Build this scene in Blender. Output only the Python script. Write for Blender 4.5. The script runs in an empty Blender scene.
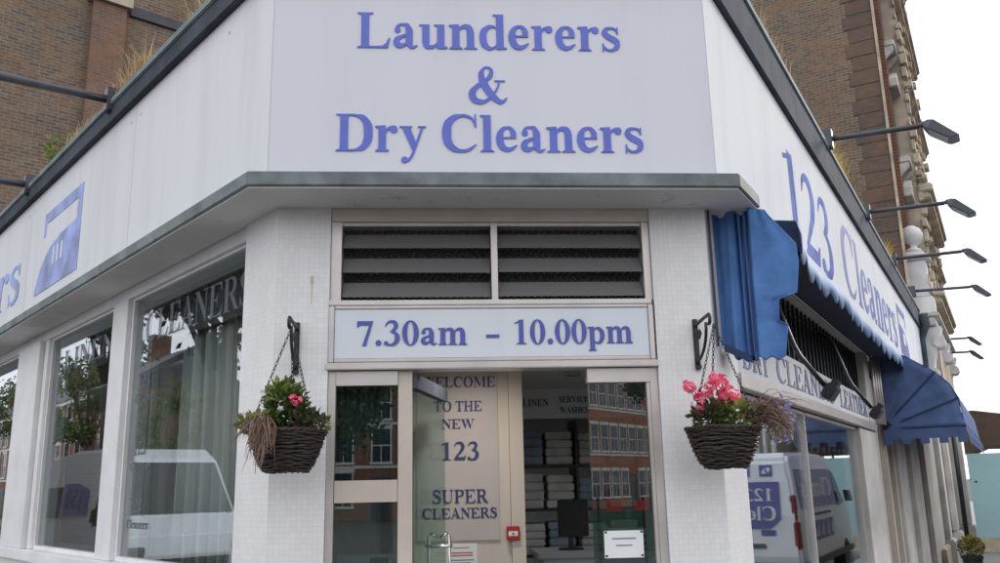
import bpy, bmesh, math, random
from math import sin, cos, pi, radians
from mathutils import Matrix, Vector
random.seed(7)
SC = bpy.context.scene
COL = SC.collection

# ------------------------------------------------------------------ camera
F_PX = 878.06
PITCH, ROLL, YAW = radians(13.1036), radians(-1.26917), radians(4.399)
f0 = Vector((sin(YAW), cos(YAW), 0)); r0 = Vector((cos(YAW), -sin(YAW), 0)); ZZ = Vector((0, 0, 1))
fw = f0 * cos(PITCH) + ZZ * sin(PITCH); u0 = -f0 * sin(PITCH) + ZZ * cos(PITCH)
rt = r0 * cos(ROLL) + u0 * sin(ROLL); up = -r0 * sin(ROLL) + u0 * cos(ROLL)
cam_d = bpy.data.cameras.new('camera'); cam = bpy.data.objects.new('camera', cam_d); COL.objects.link(cam)
cm = Matrix((rt, up, -fw)).transposed().to_4x4(); cm.translation = Vector((-0.30, -4.4, 1.6))
cam.matrix_world = cm
cam_d.sensor_width = 36; cam_d.lens = F_PX / 1000 * 36
cam_d.clip_start = 0.05; cam_d.clip_end = 2000
SC.camera = cam

# ------------------------------------------------------------------ sky, sun, exposure
SUN_AZ, SUN_EL = 50.0, 23.0           # azimuth clockwise from +Y
w = bpy.data.worlds.new('World'); SC.world = w; w.use_nodes = True
nt = w.node_tree; nt.nodes.clear()
out = nt.nodes.new('ShaderNodeOutputWorld'); bg = nt.nodes.new('ShaderNodeBackground')
sky = nt.nodes.new('ShaderNodeTexSky'); sky.sky_type = 'NISHITA'; sky.sun_disc = False
sky.sun_elevation = radians(SUN_EL); sky.sun_rotation = radians(SUN_AZ)
sky.air_density = 1.0; sky.dust_density = 2.0; sky.ozone_density = 1.0
# thin white cloud over the blue
tc = nt.nodes.new('ShaderNodeTexCoord'); nz = nt.nodes.new('ShaderNodeTexNoise')
nz.inputs['Scale'].default_value = 2.2; nz.inputs['Detail'].default_value = 6
mp = nt.nodes.new('ShaderNodeMapping'); mp.inputs['Scale'].default_value = (1, 1, 2.5)
cr = nt.nodes.new('ShaderNodeMapRange'); cr.inputs[1].default_value = .35; cr.inputs[2].default_value = .65
cr.inputs[3].default_value = .96; cr.inputs[4].default_value = 1.0
mx = nt.nodes.new('ShaderNodeMix'); mx.data_type = 'RGBA'
mx.inputs[7].default_value = (9.3, 9.6, 10.2, 1)
nt.links.new(tc.outputs['Generated'], mp.inputs['Vector']); nt.links.new(mp.outputs[0], nz.inputs['Vector'])
nt.links.new(nz.outputs['Fac'], cr.inputs[0]); nt.links.new(cr.outputs[0], mx.inputs[0])
nt.links.new(sky.outputs[0], mx.inputs[6]); nt.links.new(mx.outputs[2], bg.inputs['Color'])
bg.inputs['Strength'].default_value = 0.10
nt.links.new(bg.outputs[0], out.inputs['Surface'])
sd = bpy.data.lights.new('sun', 'SUN'); so = bpy.data.objects.new('sun', sd); COL.objects.link(so)
sd.energy = 0.9; sd.angle = radians(10); sd.color = (1.0, .95, .86)
_s = Vector((sin(radians(SUN_AZ)) * cos(radians(SUN_EL)), cos(radians(SUN_AZ)) * cos(radians(SUN_EL)), sin(radians(SUN_EL))))
so.rotation_euler = _s.to_track_quat('Z', 'Y').to_euler()
so.location = (40, 40, 60)
SC.view_settings.view_transform = 'Standard'; SC.view_settings.look = 'None'
SC.view_settings.gamma = 1; SC.view_settings.use_curve_mapping = False
SC.view_settings.exposure = 0.76
try:
    SC.cycles.use_denoising = True
    SC.cycles.max_bounces = 10; SC.cycles.transparent_max_bounces = 16
    SC.cycles.caustics_reflective = False; SC.cycles.caustics_refractive = False
except Exception: pass

# ------------------------------------------------------------------ materials
MATS = {}
def nodes(name):
    m = bpy.data.materials.new(name); m.use_nodes = True
    t = m.node_tree; p = t.nodes['Principled BSDF']; MATS[name] = m
    return m, t, p
def L(t, a, b): t.links.new(a, b)
def ramp(t, fac, stops):
    r = t.nodes.new('ShaderNodeValToRGB'); e = r.color_ramp.elements
    e[0].position, e[0].color = stops[0][0], (*stops[0][1], 1)
    e[1].position, e[1].color = stops[-1][0], (*stops[-1][1], 1)
    for pos, c in stops[1:-1]:
        n = e.new(pos); n.color = (*c, 1)
    L(t, fac, r.inputs[0]); return r.outputs[0]
def noise(t, scale, detail=5, vec=None, rough=.55):
    n = t.nodes.new('ShaderNodeTexNoise'); n.inputs['Scale'].default_value = scale
    n.inputs['Detail'].default_value = detail; n.inputs['Roughness'].default_value = rough
    if vec is None:
        c = t.nodes.new('ShaderNodeTexCoord'); vec = c.outputs['Object']
    L(t, vec, n.inputs['Vector']); return n.outputs['Fac']
def mapv(t, scale, src='Object'):
    c = t.nodes.new('ShaderNodeTexCoord'); m = t.nodes.new('ShaderNodeMapping')
    m.inputs['Scale'].default_value = scale; L(t, c.outputs[src], m.inputs['Vector']); return m.outputs[0]
def mixc(t, fac, a, b, mode='MIX'):
    m = t.nodes.new('ShaderNodeMix'); m.data_type = 'RGBA'; m.blend_type = mode
    for s, i in ((fac, 0), (a, 6), (b, 7)):
        if isinstance(s, (int, float)): m.inputs[i].default_value = s
        elif isinstance(s, tuple): m.inputs[i].default_value = (*s, 1)
        else: L(t, s, m.inputs[i])
    return m.outputs[2]
def bump(t, p, h, strength=.3, dist=.01):
    b = t.nodes.new('ShaderNodeBump'); b.inputs['Strength'].default_value = strength
    b.inputs['Distance'].default_value = dist; L(t, h, b.inputs['Height']); L(t, b.outputs[0], p.inputs['Normal'])
def plain(name, c, rough=.6, metal=0, var=.18, scale=6, bmp=0, spec=.5, streak=False):
    """base colour with patchy wear"""
    m, t, p = nodes(name)
    v = mapv(t, (scale, scale, scale * (.18 if streak else 1)))
    f = noise(t, 1.0, 6, v)
    lo = tuple(x * (1 - var) for x in c); hi = tuple(min(1, x * (1 + var * .6)) for x in c)
    L(t, ramp(t, f, [(.3, lo), (.7, hi)]), p.inputs['Base Color'])
    p.inputs['Roughness'].default_value = rough; p.inputs['Metallic'].default_value = metal
    p.inputs['Specular IOR Level'].default_value = spec
    if bmp: bump(t, p, noise(t, scale * 8, 4), bmp, .004)
    return m
def brick(name, c1, c2, mort, bw=.225, rh=.075, ms=.010, dirt=.5, sootc=(.06, .055, .05), sx=1.0):
    m, t, p = nodes(name)
    b = t.nodes.new('ShaderNodeTexBrick'); v = mapv(t, (sx, 1, 1))
    L(t, v, b.inputs['Vector'])
    b.inputs['Scale'].default_value = 1; b.inputs['Brick Width'].default_value = bw; b.inputs['Row Height'].default_value = rh
    b.inputs['Mortar Size'].default_value = ms; b.inputs['Mortar Smooth'].default_value = .3; b.inputs['Bias'].default_value = -.1
    b.inputs['Color1'].default_value = (*c1, 1); b.inputs['Color2'].default_value = (*c2, 1); b.inputs['Mortar'].default_value = (*mort, 1)
    n1 = noise(t, .55, 6); n2 = noise(t, 9, 3)
    c = mixc(t, ramp(t, n1, [(.38, (0, 0, 0)), (.7, (dirt, dirt, dirt))]), b.outputs['Color'], sootc)
    warm = mixc(t, ramp(t, noise(t, 1.3, 4), [(.45, (0, 0, 0)), (.7, (.5, .5, .5))]), c, (.26, .135, .07))
    c2o = mixc(t, ramp(t, n2, [(.3, (.35, .35, .35)), (.75, (0, 0, 0))]), warm, (.05, .045, .04))
    L(t, c2o, p.inputs['Base Color']); p.inputs['Roughness'].default_value = .9
    bump(t, p, b.outputs['Fac'], -.5, .012)
    return m
def glass(name, ior=1.6, tint=(.85, .9, .9), rough=0.0, smear=True, k=1.0):
    m, t, p = nodes(name); t.nodes.remove(p); o = t.nodes['Material Output']
    tr = t.nodes.new('ShaderNodeBsdfTransparent'); tr.inputs[0].default_value = (*tint, 1)
    gl = t.nodes.new('ShaderNodeBsdfGlossy'); gl.inputs['Color'].default_value = (.95, .97, 1, 1); gl.inputs['Roughness'].default_value = rough
    fr = t.nodes.new('ShaderNodeFresnel'); bf = t.nodes.new('ShaderNodeNewGeometry'); mi = t.nodes.new('ShaderNodeMapRange')      # same reflectance from both faces
    mi.inputs[3].default_value = ior; mi.inputs[4].default_value = 1 / ior
    L(t, bf.outputs['Backfacing'], mi.inputs[0]); L(t, mi.outputs[0], fr.inputs['IOR'])
    if smear:
        bp = t.nodes.new('ShaderNodeBump'); bp.inputs['Strength'].default_value = .006; bp.inputs['Distance'].default_value = .05
        L(t, noise(t, 1.7, 1), bp.inputs['Height']); L(t, bp.outputs[0], gl.inputs['Normal'])
    mxs = t.nodes.new('ShaderNodeMixShader')
    sc_ = t.nodes.new('ShaderNodeMath'); sc_.operation = 'MULTIPLY'; sc_.inputs[1].default_value = k; L(t, fr.outputs[0], sc_.inputs[0])
    L(t, sc_.outputs[0], mxs.inputs[0]); L(t, tr.outputs[0], mxs.inputs[1]); L(t, gl.outputs[0], mxs.inputs[2])
    L(t, mxs.outputs[0], o.inputs['Surface']); return m
def leafmat(name, a, b, trans=.35):
    m, t, p = nodes(name)
    g = t.nodes.new('ShaderNodeNewGeometry')
    L(t, ramp(t, g.outputs['Random Per Island'], [(0, a), (1, b)]), p.inputs['Base Color'])
    p.inputs['Roughness'].default_value = .6
    o = t.nodes['Material Output']; ts = t.nodes.new('ShaderNodeBsdfTranslucent')
    L(t, ramp(t, g.outputs['Random Per Island'], [(0, a), (1, b)]), ts.inputs[0])
    mxs = t.nodes.new('ShaderNodeMixShader'); mxs.inputs[0].default_value = trans
    L(t, p.outputs[0], mxs.inputs[1]); L(t, ts.outputs[0], mxs.inputs[2]); L(t, mxs.outputs[0], o.inputs['Surface'])
    return m

def tile_mat(name, c, grout, size):
    m, t, p = nodes(name)
    g = t.nodes.new('ShaderNodeNewGeometry')
    b = t.nodes.new('ShaderNodeTexBrick'); b.offset = 0
    L(t, mapv(t, (1, 1, 1)), b.inputs['Vector'])
    b.inputs['Scale'].default_value = 1; b.inputs['Brick Width'].default_value = size; b.inputs['Row Height'].default_value = size
    b.inputs['Mortar Size'].default_value = .0016; b.inputs['Mortar Smooth'].default_value = .5
    b.inputs['Color1'].default_value = (*c, 1); b.inputs['Color2'].default_value = (*[x * .93 for x in c], 1); b.inputs['Mortar'].default_value = (*grout, 1)
    dirt = ramp(t, noise(t, 3, 6, mapv(t, (1, .3, 1))), [(.32, (.28, .28, .28)), (.6, (0, 0, 0))])
    L(t, mixc(t, dirt, b.outputs['Color'], (.55, .52, .48)), p.inputs['Base Color'])
    p.inputs['Roughness'].default_value = .42
    bump(t, p, b.outputs['Fac'], -.35, .002)
    return m
def sign_mat(name, c, grime=.25):
    m, t, p = nodes(name)
    st = ramp(t, noise(t, 1, 6, mapv(t, (5, .6, 5))), [(.45, (0, 0, 0)), (.8, (grime, grime, grime))])
    sp = ramp(t, noise(t, 26, 3), [(.70, (0, 0, 0)), (.76, (.5, .5, .5))])
    a = mixc(t, st, c, (.42, .42, .44)); a = mixc(t, sp, a, (.6, .58, .55))
    L(t, a, p.inputs['Base Color']); p.inputs['Roughness'].default_value = .85; p.inputs['Specular IOR Level'].default_value = .05
    return m
def soffit_mat():
    m, t, p = nodes('soffit_paint')
    sp = ramp(t, noise(t, 5, 8, None, .7), [(.60, (0, 0, 0)), (.66, (.8, .8, .8))])
    st = ramp(t, noise(t, 1.6, 5), [(.4, (0, 0, 0)), (.75, (.5, .5, .5))])
    a = mixc(t, st, (.72, .71, .70), (.55, .53, .50)); L(t, mixc(t, sp, a, (.45, .43, .40)), p.inputs['Base Color'])
    p.inputs['Roughness'].default_value = .8; bump(t, p, noise(t, 30, 3), .2, .004)
soffit_mat()
tile_mat('white_tile', (.83, .815, .81), (.72, .70, .685), .026)
sign_mat('front_board', (.70, .70, .74), .12)
sign_mat('wing_board', (.75, .755, .765), .26)
sign_mat('hours_board', (.70, .74, .78), .10)
sign_mat('trade_board', (.62, .62, .63), .3)
plain('blue_letter', (.105, .142, .56), .4, var=.10, scale=9)
plain('hours_letter', (.085, .10, .38), .4, var=.08)
plain('faded_blue', (.30, .37, .72), .5, var=.55, scale=3.0, streak=True)
plain('side_blue', (.11, .14, .40), .6, var=.45, scale=4, streak=True, spec=.22)
plain('glare_blue', (.20, .25, .58), .9, var=.5, scale=3, streak=True, spec=.05)  # paler blue: glare on the right-hand numerals is put into their colour
plain('navy_letter', (.045, .05, .16), .5, var=.1)
plain('grey_letter', (.16, .17, .26), .5, var=.2)
m, t, p = nodes('etched_letter')
p.inputs['Base Color'].default_value = (.16, .17, .20, 1); p.inputs['Roughness'].default_value = .8
o_ = t.nodes['Material Output']; tr_n = t.nodes.new('ShaderNodeBsdfTransparent')
ms_ = t.nodes.new('ShaderNodeMixShader'); ms_.inputs[0].default_value = .35
L(t, p.outputs[0], ms_.inputs[1]); L(t, tr_n.outputs[0], ms_.inputs[2]); L(t, ms_.outputs[0], o_.inputs['Surface'])
plain('lead_flashing', (.20, .245, .25), .75, var=.3, scale=5, bmp=.2, spec=.2)
plain('coping_dark', (.075, .085, .105), .85, var=.35, scale=4, bmp=.2, spec=.1)
plain('cornice_edge', (.175, .20, .20), .7, var=.45, scale=6, bmp=.25)
plain('white_paint', (.78, .77, .77), .5, var=.1, scale=3)
plain('cream_paint', (.62, .58, .53), .6, var=.15, scale=3)
plain('stucco', (.55, .52, .48), .85, var=.25, scale=2, bmp=.3)
plain('pale_stone', (.50, .42, .32), .9, var=.40, scale=2.5, bmp=.4)
plain('white_stone', (.66, .65, .64), .8, var=.2, scale=3, bmp=.2)
plain('weathered_stone', (.50, .47, .43), .9, var=.35, scale=4, bmp=.4)
plain('aluminium', (.62, .57, .545), .38, metal=.55, var=.12, scale=4, streak=True)
plain('steel', (.7, .7, .7), .2, metal=1, var=.05)
plain('beige_wood', (.58, .50, .43), .5, var=.12, scale=3, streak=True)
plain('pale_wood', (.66, .58, .51), .55, var=.10, scale=3, streak=True)
plain('black_iron', (.018, .018, .022), .45, var=.3)
plain('lamp_grey', (.055, .06, .07), .45, var=.3)
plain('lamp_glass', (.30, .30, .29), .25, var=.3)
plain('dark_plastic', (.02, .022, .025), .4, var=.2)
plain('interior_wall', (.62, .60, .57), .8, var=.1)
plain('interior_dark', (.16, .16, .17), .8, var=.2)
plain('interior_floor', (.42, .39, .35), .5, var=.2)
plain('panel_board', (.53, .48, .46), .5, var=.05)
plain('paper', (.80, .81, .80), .7, var=.05)
plain('pink_ink', (.55, .22, .22), .7, var=.1)
plain('grey_ink', (.25, .28, .36), .7, var=.1)
plain('red_plastic', (.45, .03, .03), .4, var=.1)
plain('linen', (.46, .45, .43), .95, var=.25, scale=8)
plain('laundry_blue', (.22, .26, .32), .95, var=.25, scale=8)
plain('counter_grey', (.40, .40, .41), .4, var=.1)
plain('screen_dark', (.012, .013, .016), .25, var=.1)
plain('green_card', (.05, .26, .16), .6, var=.15)
m, t, p = nodes('louvre_glass')
p.inputs['Base Color'].default_value = (.23, .222, .218, 1); p.inputs['Roughness'].default_value = .3
o_ = t.nodes['Material Output']; tr_n = t.nodes.new('ShaderNodeBsdfTransparent'); tr_n.inputs[0].default_value = (.55, .55, .56, 1)
ms_ = t.nodes.new('ShaderNodeMixShader'); ms_.inputs[0].default_value = .30
L(t, p.outputs[0], ms_.inputs[1]); L(t, tr_n.outputs[0], ms_.inputs[2]); L(t, ms_.outputs[0], o_.inputs['Surface'])
plain('mesh_steel', (.06, .06, .06), .6, var=.2)
plain('wicker', (.040, .027, .022), .55, var=.5, scale=40, spec=.4)
plain('soil', (.05, .035, .025), .95, var=.3, scale=30)
plain('awning_blue', (.100, .225, .50), .8, var=.28, scale=6, bmp=.5, spec=.2)
plain('hood_blue', (.095, .145, .29), .85, var=.3, scale=5, bmp=.4, spec=.2)
plain('valance_blue', (.12, .21, .38), .7, var=.25, scale=5, bmp=.1)
plain('rib_blue', (.02, .04, .12), .7, var=.2)
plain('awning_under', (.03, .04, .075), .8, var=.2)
plain('brown_canvas', (.10, .065, .045), .8, var=.25, scale=3)
plain('turquoise_board', (.33, .52, .54), .55, var=.06, scale=2)
plain('pot_green', (.05, .07, .07), .5, var=.2)
plain('asphalt', (.05, .05, .052), .9, var=.3, scale=12, bmp=.3)
plain('paving', (.26, .25, .24), .85, var=.2, scale=4, bmp=.2)
plain('kerb_stone', (.3, .29, .28), .85, var=.2)
plain('bark', (.10, .08, .06), .9, var=.4, scale=5, bmp=.5)
plain('slate', (.07, .07, .08), .7, var=.3, scale=3)
plain('van_white', (.86, .88, .90), .2, var=.03, spec=.6)
plain('van_glass', (.012, .014, .018), .06, var=.1, spec=.7)
plain('van_trim', (.02, .02, .022), .5, var=.2)
plain('van_blue', (.07, .075, .33), .35, var=.1)
plain('van_purple', (.22, .21, .46), .35, var=.2)
plain('tail_red', (.20, .012, .016), .2, var=.1)
plain('plate_yellow', (.62, .42, .05), .4, var=.05)
plain('plate_white', (.75, .75, .72), .4, var=.05)
plain('tyre', (.02, .02, .02), .8, var=.2)
plain('sill_white', (.62, .60, .56), .7, var=.15)
plain('sash_glass', (.03, .035, .045), .08, var=.2, spec=.7)
plain('dark_door', (.03, .04, .06), .4, var=.2)
plain('red_stripe', (.5, .05, .04), .5, var=.1)
plain('drape', (.74, .73, .68), .9, var=.12, scale=4, streak=True)
plain('rust', (.62, .50, .32), .9, var=.2)
plain('green_mesh', (.05, .12, .08), .8, var=.2)
brick('stock_brick', (.25, .165, .10), (.125, .09, .065), (.30, .26, .21), .185, .064, .009, dirt=.35)
brick('stock_brick_dark', (.21, .15, .11), (.095, .075, .065), (.25, .22, .19), dirt=.6)
brick('pier_brick', (.27, .13, .085), (.19, .115, .08), (.28, .22, .17), .185, .064, .008, dirt=.3)
brick('red_brick', (.25, .065, .038), (.17, .05, .033), (.26, .2, .16), dirt=.35)
brick('mansion_brick', (.44, .13, .075), (.34, .10, .06), (.36, .25, .18), dirt=.2)
brick('quoin_brick', (.19, .11, .075), (.12, .085, .065), (.13, .105, .085), .185, .064, .008, dirt=.4)
glass('shop_glass', 2.15, (.88, .92, .92))
glass('door_glass', 2.0, (.55, .62, .60), 0.0, True, 1.3)
glass('leaf_glass', 1.3, (.70, .80, .77), .08, True, .35)
leafmat('leaf_green', (.035, .075, .018), (.14, .20, .05))
leafmat('leaf_lime', (.14, .20, .035), (.30, .33, .08))
leafmat('leaf_tree', (.035, .065, .02), (.08, .115, .04), .35)
leafmat('leaf_tree_light', (.07, .11, .03), (.15, .19, .05), .3)
leafmat('dry_stem', (.15, .085, .065), (.32, .22, .15), .25)
leafmat('straw', (.34, .24, .11), (.58, .42, .22), .3)
leafmat('straw_yellow', (.40, .28, .06), (.62, .46, .10), .3)
leafmat('petal_pink', (.90, .10, .22), (1.0, .28, .40), .4)
leafmat('petal_red', (.75, .06, .08), (.85, .16, .14), .4)
leafmat('petal_blue', (.15, .17, .5), (.4, .42, .7), .3)
leafmat('petal_yellow', (.55, .38, .04), (.75, .55, .08), .3)
leafmat('dark_leaf', (.03, .025, .02), (.08, .06, .04), .1)

# ------------------------------------------------------------------ mesh builder
I4 = Matrix.Identity(4)
class MB:
    def __init__(s): s.v = []; s.f = []
    def add(s, vs, fs, M=None):
        n = len(s.v)
        s.v += [tuple(M @ Vector(a)) if M else tuple(a) for a in vs]
        s.f += [tuple(i + n for i in f) for f in fs]; return s
    def box(s, x0, x1, y0, y1, z0, z1, M=None):
        return s.add([(x, y, z) for x in (x0, x1) for y in (y0, y1) for z in (z0, z1)],
                     [(0, 1, 3, 2), (4, 6, 7, 5), (0, 4, 5, 1), (2, 3, 7, 6), (0, 2, 6, 4), (1, 5, 7, 3)], M)
    def prism(s, poly, z0, z1, M=None):      # poly in xy, extruded along z
        n = len(poly)
        return s.add([(x, y, z0) for x, y in poly] + [(x, y, z1) for x, y in poly],
                     [tuple(range(n))[::-1], tuple(range(n, 2 * n))] + [(i, (i + 1) % n, n + (i + 1) % n, n + i) for i in range(n)], M)
    def quad(s, a, b, c, d): return s.add([a, b, c, d], [(0, 1, 2, 3)])
    def tube(s, path, r, n=8, M=None, cap=True):
        path = [Vector(p) for p in path]; rings = []
        rr = r if isinstance(r, (list, tuple)) else [r] * len(path)
        up_ = None
        for i, p in enumerate(path):
            d = (path[min(i + 1, len(path) - 1)] - path[max(i - 1, 0)]).normalized()
            if up_ is None: up_ = Vector((0, 0, 1)) if abs(d.z) < .9 else Vector((1, 0, 0))
            a = d.cross(up_).normalized(); b = a.cross(d).normalized(); up_ = b
            rings.append([p + (a * cos(2 * pi * k / n) + b * sin(2 * pi * k / n)) * rr[i] for k in range(n)])
        vs = [q for rg in rings for q in rg]; fs = []
        for i in range(len(path) - 1):
            for k in range(n):
                fs.append((i * n + k, i * n + (k + 1) % n, (i + 1) * n + (k + 1) % n, (i + 1) * n + k))
        if cap: fs += [tuple(range(n))[::-1], tuple(range((len(path) - 1) * n, len(path) * n))]
        return s.add(vs, fs, M)
    def lathe(s, prof, n=24, M=None):         # prof (r, z)
        vs = [(r * cos(2 * pi * k / n), r * sin(2 * pi * k / n), z) for r, z in prof for k in range(n)]
        fs = [(i * n + k, i * n + (k + 1) % n, (i + 1) * n + (k + 1) % n, (i + 1) * n + k) for i in range(len(prof) - 1) for k in range(n)]
        fs += [tuple(range(n))[::-1], tuple(range((len(prof) - 1) * n, len(prof) * n))]
        return s.add(vs, fs, M)
    def map(s, fn): s.v = [tuple(fn(*p)) for p in s.v]; return s
    def build(s, name, mat, parent=None, M=None, smooth=False, bevel=0):
        me = bpy.data.meshes.new(name); me.from_pydata(s.v, [], s.f); me.validate(); 
        bm = bmesh.new(); bm.from_mesh(me); bmesh.ops.recalc_face_normals(bm, faces=bm.faces)
        if bevel:
            es = [e for e in bm.edges if len(e.link_faces) == 2 and e.calc_face_angle(0) > .6]
            bmesh.ops.bevel(bm, geom=es, offset=bevel, segments=2, affect='EDGES', clamp_overlap=True)
        bm.to_mesh(me); bm.free(); me.update()
        me.materials.append(MATS[mat])
        if smooth:
            for p in me.polygons: p.use_smooth = True
        o = bpy.data.objects.new(name, me); COL.objects.link(o)
        M = M or I4
        if parent is not None:
            o.parent = parent
            org = Vector((0, 0, 0)); q = parent
            while q: org += q.location if q.type == 'EMPTY' else q.matrix_basis.translation * 0; q = q.parent
            base = Matrix.Translation(-org) @ M
            pm = parent.get('_m')
            if pm is not None:      # parent mesh with own basis
                base = parent.matrix_basis.inverted() @ (Matrix.Translation(-org) @ M)
            o.matrix_basis = base
        else: o.matrix_basis = M
        o['_m'] = 1
        return o
def tag(o, label, cat, group=None, kind=None):
    o['label'] = label; o['category'] = cat
    if group: o['group'] = group
    if kind: o['kind'] = kind
    return o
def thing(name, label, cat, loc=(0, 0, 0), group=None):
    o = bpy.data.objects.new(name, None); COL.objects.link(o); o.location = loc; o.empty_display_size = .2
    return tag(o, label, cat, group)
def structure(o): o['kind'] = 'structure'; return o
def copy_tree(o, parent=None):
    c = o.copy(); COL.objects.link(c)
    if parent is not None: c.parent = parent
    for ch in [x for x in o.children]: copy_tree(ch, c)
    return c

# ------------------------------------------------------------------ plan of the corner
AL, AR = radians(36.637), radians(33.71)
dL = Vector((-sin(AL), cos(AL), 0)); dR = Vector((sin(AR), cos(AR), 0))
nL = Vector((-cos(AL), -sin(AL), 0)); nR = Vector((cos(AR), -sin(AR), 0)); nF = Vector((0, -1, 0))
PL = Vector((-1.10, 0, 0)); PR = Vector((1.14, 0, 0))
def frame(P, o):                 # local x to the viewer's right, y up, z out of the wall
    o = Vector(o).normalized(); x = ZZ.cross(o); m = Matrix((x, ZZ, o)).transposed().to_4x4(); m.translation = Vector(P); return m
ML, MR, MF = frame(PL, nL), frame(PR, nR), frame((0, 0, 0), nF)     # left wall: x = -s ; right wall: x = s ; out: z
def WL(s, off, z=0): return PL + dL * s + nL * off + ZZ * z
def WR(s, off, z=0): return PR + dR * s + nR * off + ZZ * z
def cornerL(oL, oF):
    t = (-oF + .5967 * oL) / cos(AL); p = PL + nL * oL + dL * t; return Vector((p.x, -oF, 0))
def cornerR(oR, oF):
    t = (-oF + .555 * oR) / cos(AR); p = PR + nR * oR + dR * t; return Vector((p.x, -oF, 0))
SL, SR = 12.0, 13.7
def ring(oL, oF, oR, sl=SL, sr=SR): return [WL(sl, oL), cornerL(oL, oF), cornerR(oR, oF), WR(sr, oR)]
def band(outer, inner, z0, z1):
    poly = [(p.x, p.y) for p in outer] + [(p.x, p.y) for p in reversed(inner)]
    return MB().prism(poly, z0, z1)
def seg(a, b, c, d, z0, z1): return MB().prism([(p.x, p.y) for p in (a, b, c, d)], z0, z1)

# ------------------------------------------------------------------ serif lettering
GL = {}
def crm(pts, ws, n=7):
    P = [Vector((a, b)) for a, b in pts]; o = []
    for i in range(len(P) - 1):
        p0 = P[max(i - 1, 0)]; p1 = P[i]; p2 = P[i + 1]; p3 = P[min(i + 2, len(P) - 1)]
        for k in range(n):
            t = k / n
            q = .5 * ((2 * p1) + (-p0 + p2) * t + (2 * p0 - 5 * p1 + 4 * p2 - p3) * t * t + (-p0 + 3 * p1 - 3 * p2 + p3) * t ** 3)
            o.append((q, ws[i] + (ws[i + 1] - ws[i]) * (3 * t * t - 2 * t ** 3)))
    o.append((P[-1], ws[-1])); return o
def S(pts, ws):
    c = crm(pts, ws); l, r = [], []
    for i, (q, wd) in enumerate(c):
        d = (c[min(i + 1, len(c) - 1)][0] - c[max(i - 1, 0)][0])
        d = d.normalized() if d.length else Vector((1, 0)); nn = Vector((-d.y, d.x)) * wd / 2
        l.append(tuple(q + nn)); r.append(tuple(q - nn))
    return ('strip', l, r)
def PO(*p): return ('poly', list(p))
def R(x0, y0, x1, y1): return PO((x0, y0), (x1, y0), (x1, y1), (x0, y1))
def B(a, b, y, d, e=75):
    return PO((a - e, y), (b + e, y), (b + e, y + 20 * d), (b + 14, y + 36 * d), (b, y + 62 * d), (a, y + 62 * d), (a - 14, y + 36 * d), (a - e, y + 20 * d))
def D(x, y, r): return PO(*[(x + r * cos(k * pi / 9), y + r * sin(k * pi / 9)) for k in range(18)])
def E(cx, cy, rx, ry, ix, iy, n=36):
    a = [(cx + rx * cos(k * 2 * pi / n), cy + ry * sin(k * 2 * pi / n)) for k in range(n + 1)]
    b = [(cx + ix * cos(k * 2 * pi / n), cy + iy * sin(k * 2 * pi / n)) for k in range(n + 1)]
    return ('strip', a, b)
FN = [PO((15, 461), (200, 473), (205, 420), (75, 415), (15, 436))]
GL['L'] = (667, [R(105, 10, 250, 666), B(105, 250, 676, -1), B(105, 250, 0, 1), PO((200, 0), (600, 0), (642, 190), (614, 190), (562, 90), (490, 42), (200, 34))])
GL['a'] = (500, [R(262, 80, 392, 350), S([(80, 360), (125, 436), (210, 458), (290, 432), (327, 340)], [50, 45, 40, 85, 130]), D(112, 352, 56),
                 S([(300, 268), (185, 222), (105, 165), (98, 95), (160, 48), (290, 92)], [34, 60, 105, 118, 90, 35]), S([(327, 110), (352, 40), (405, 22), (480, 60)], [130, 75, 52, 16])])
GL['u'] = (556, [R(70, 120, 205, 455), PO((12, 461), (205, 461), (205, 432), (70, 428), (12, 440)), S([(137, 135), (152, 52), (225, 32), (300, 52), (375, 118)], [135, 98, 72, 55, 38]),
                 R(350, 40, 485, 455), PO((292, 461), (485, 461), (485, 432), (350, 428), (292, 440)), PO((350, 0), (485, 0), (542, 10), (542, 36), (485, 48), (350, 48))])
GL['n'] = (556, FN + [R(75, 15, 210, 440), B(75, 210, 0, 1, 55), R(350, 15, 485, 325), B(350, 485, 0, 1, 55), S([(190, 350), (255, 422), (330, 436), (395, 400), (417, 310)], [34, 60, 88, 118, 135])])
GL['m'] = (833, FN + [R(75, 15, 210, 440), B(75, 210, 0, 1, 52), R(348, 15, 483, 325), B(348, 483, 0, 1, 52), R(622, 15, 757, 325), B(622, 757, 0, 1, 52),
                      S([(190, 350), (255, 422), (330, 436), (393, 400), (415, 310)], [34, 60, 88, 118, 135]), S([(470, 350), (530, 422), (605, 436), (668, 400), (690, 310)], [34, 60, 88, 118, 135])])
GL['d'] = (556, [S([(372, 395), (290, 444), (195, 425), (112, 340), (97, 225), (118, 110), (195, 30), (285, 28), (375, 95)], [26, 42, 80, 125, 134, 125, 80, 42, 26]),
                 R(350, 45, 485, 670), PO((290, 676), (485, 676), (485, 640), (350, 636), (290, 655)), PO((350, 0), (370, 0), (542, 10), (542, 36), (485, 48), (350, 60))])
GL['e'] = (444, [R(110, 245, 395, 277), S([(338, 262), (340, 350), (300, 425), (228, 452), (148, 415), (98, 325), (92, 215), (130, 105), (215, 48), (305, 62), (405, 130)], [112, 105, 70, 42, 78, 120, 136, 122, 88, 62, 16])])
GL['r'] = (444, FN + [R(75, 15, 210, 440), B(75, 210, 0, 1, 55), S([(190, 330), (240, 405), (320, 440)], [34, 46, 58]), D(352, 402, 68)])
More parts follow.
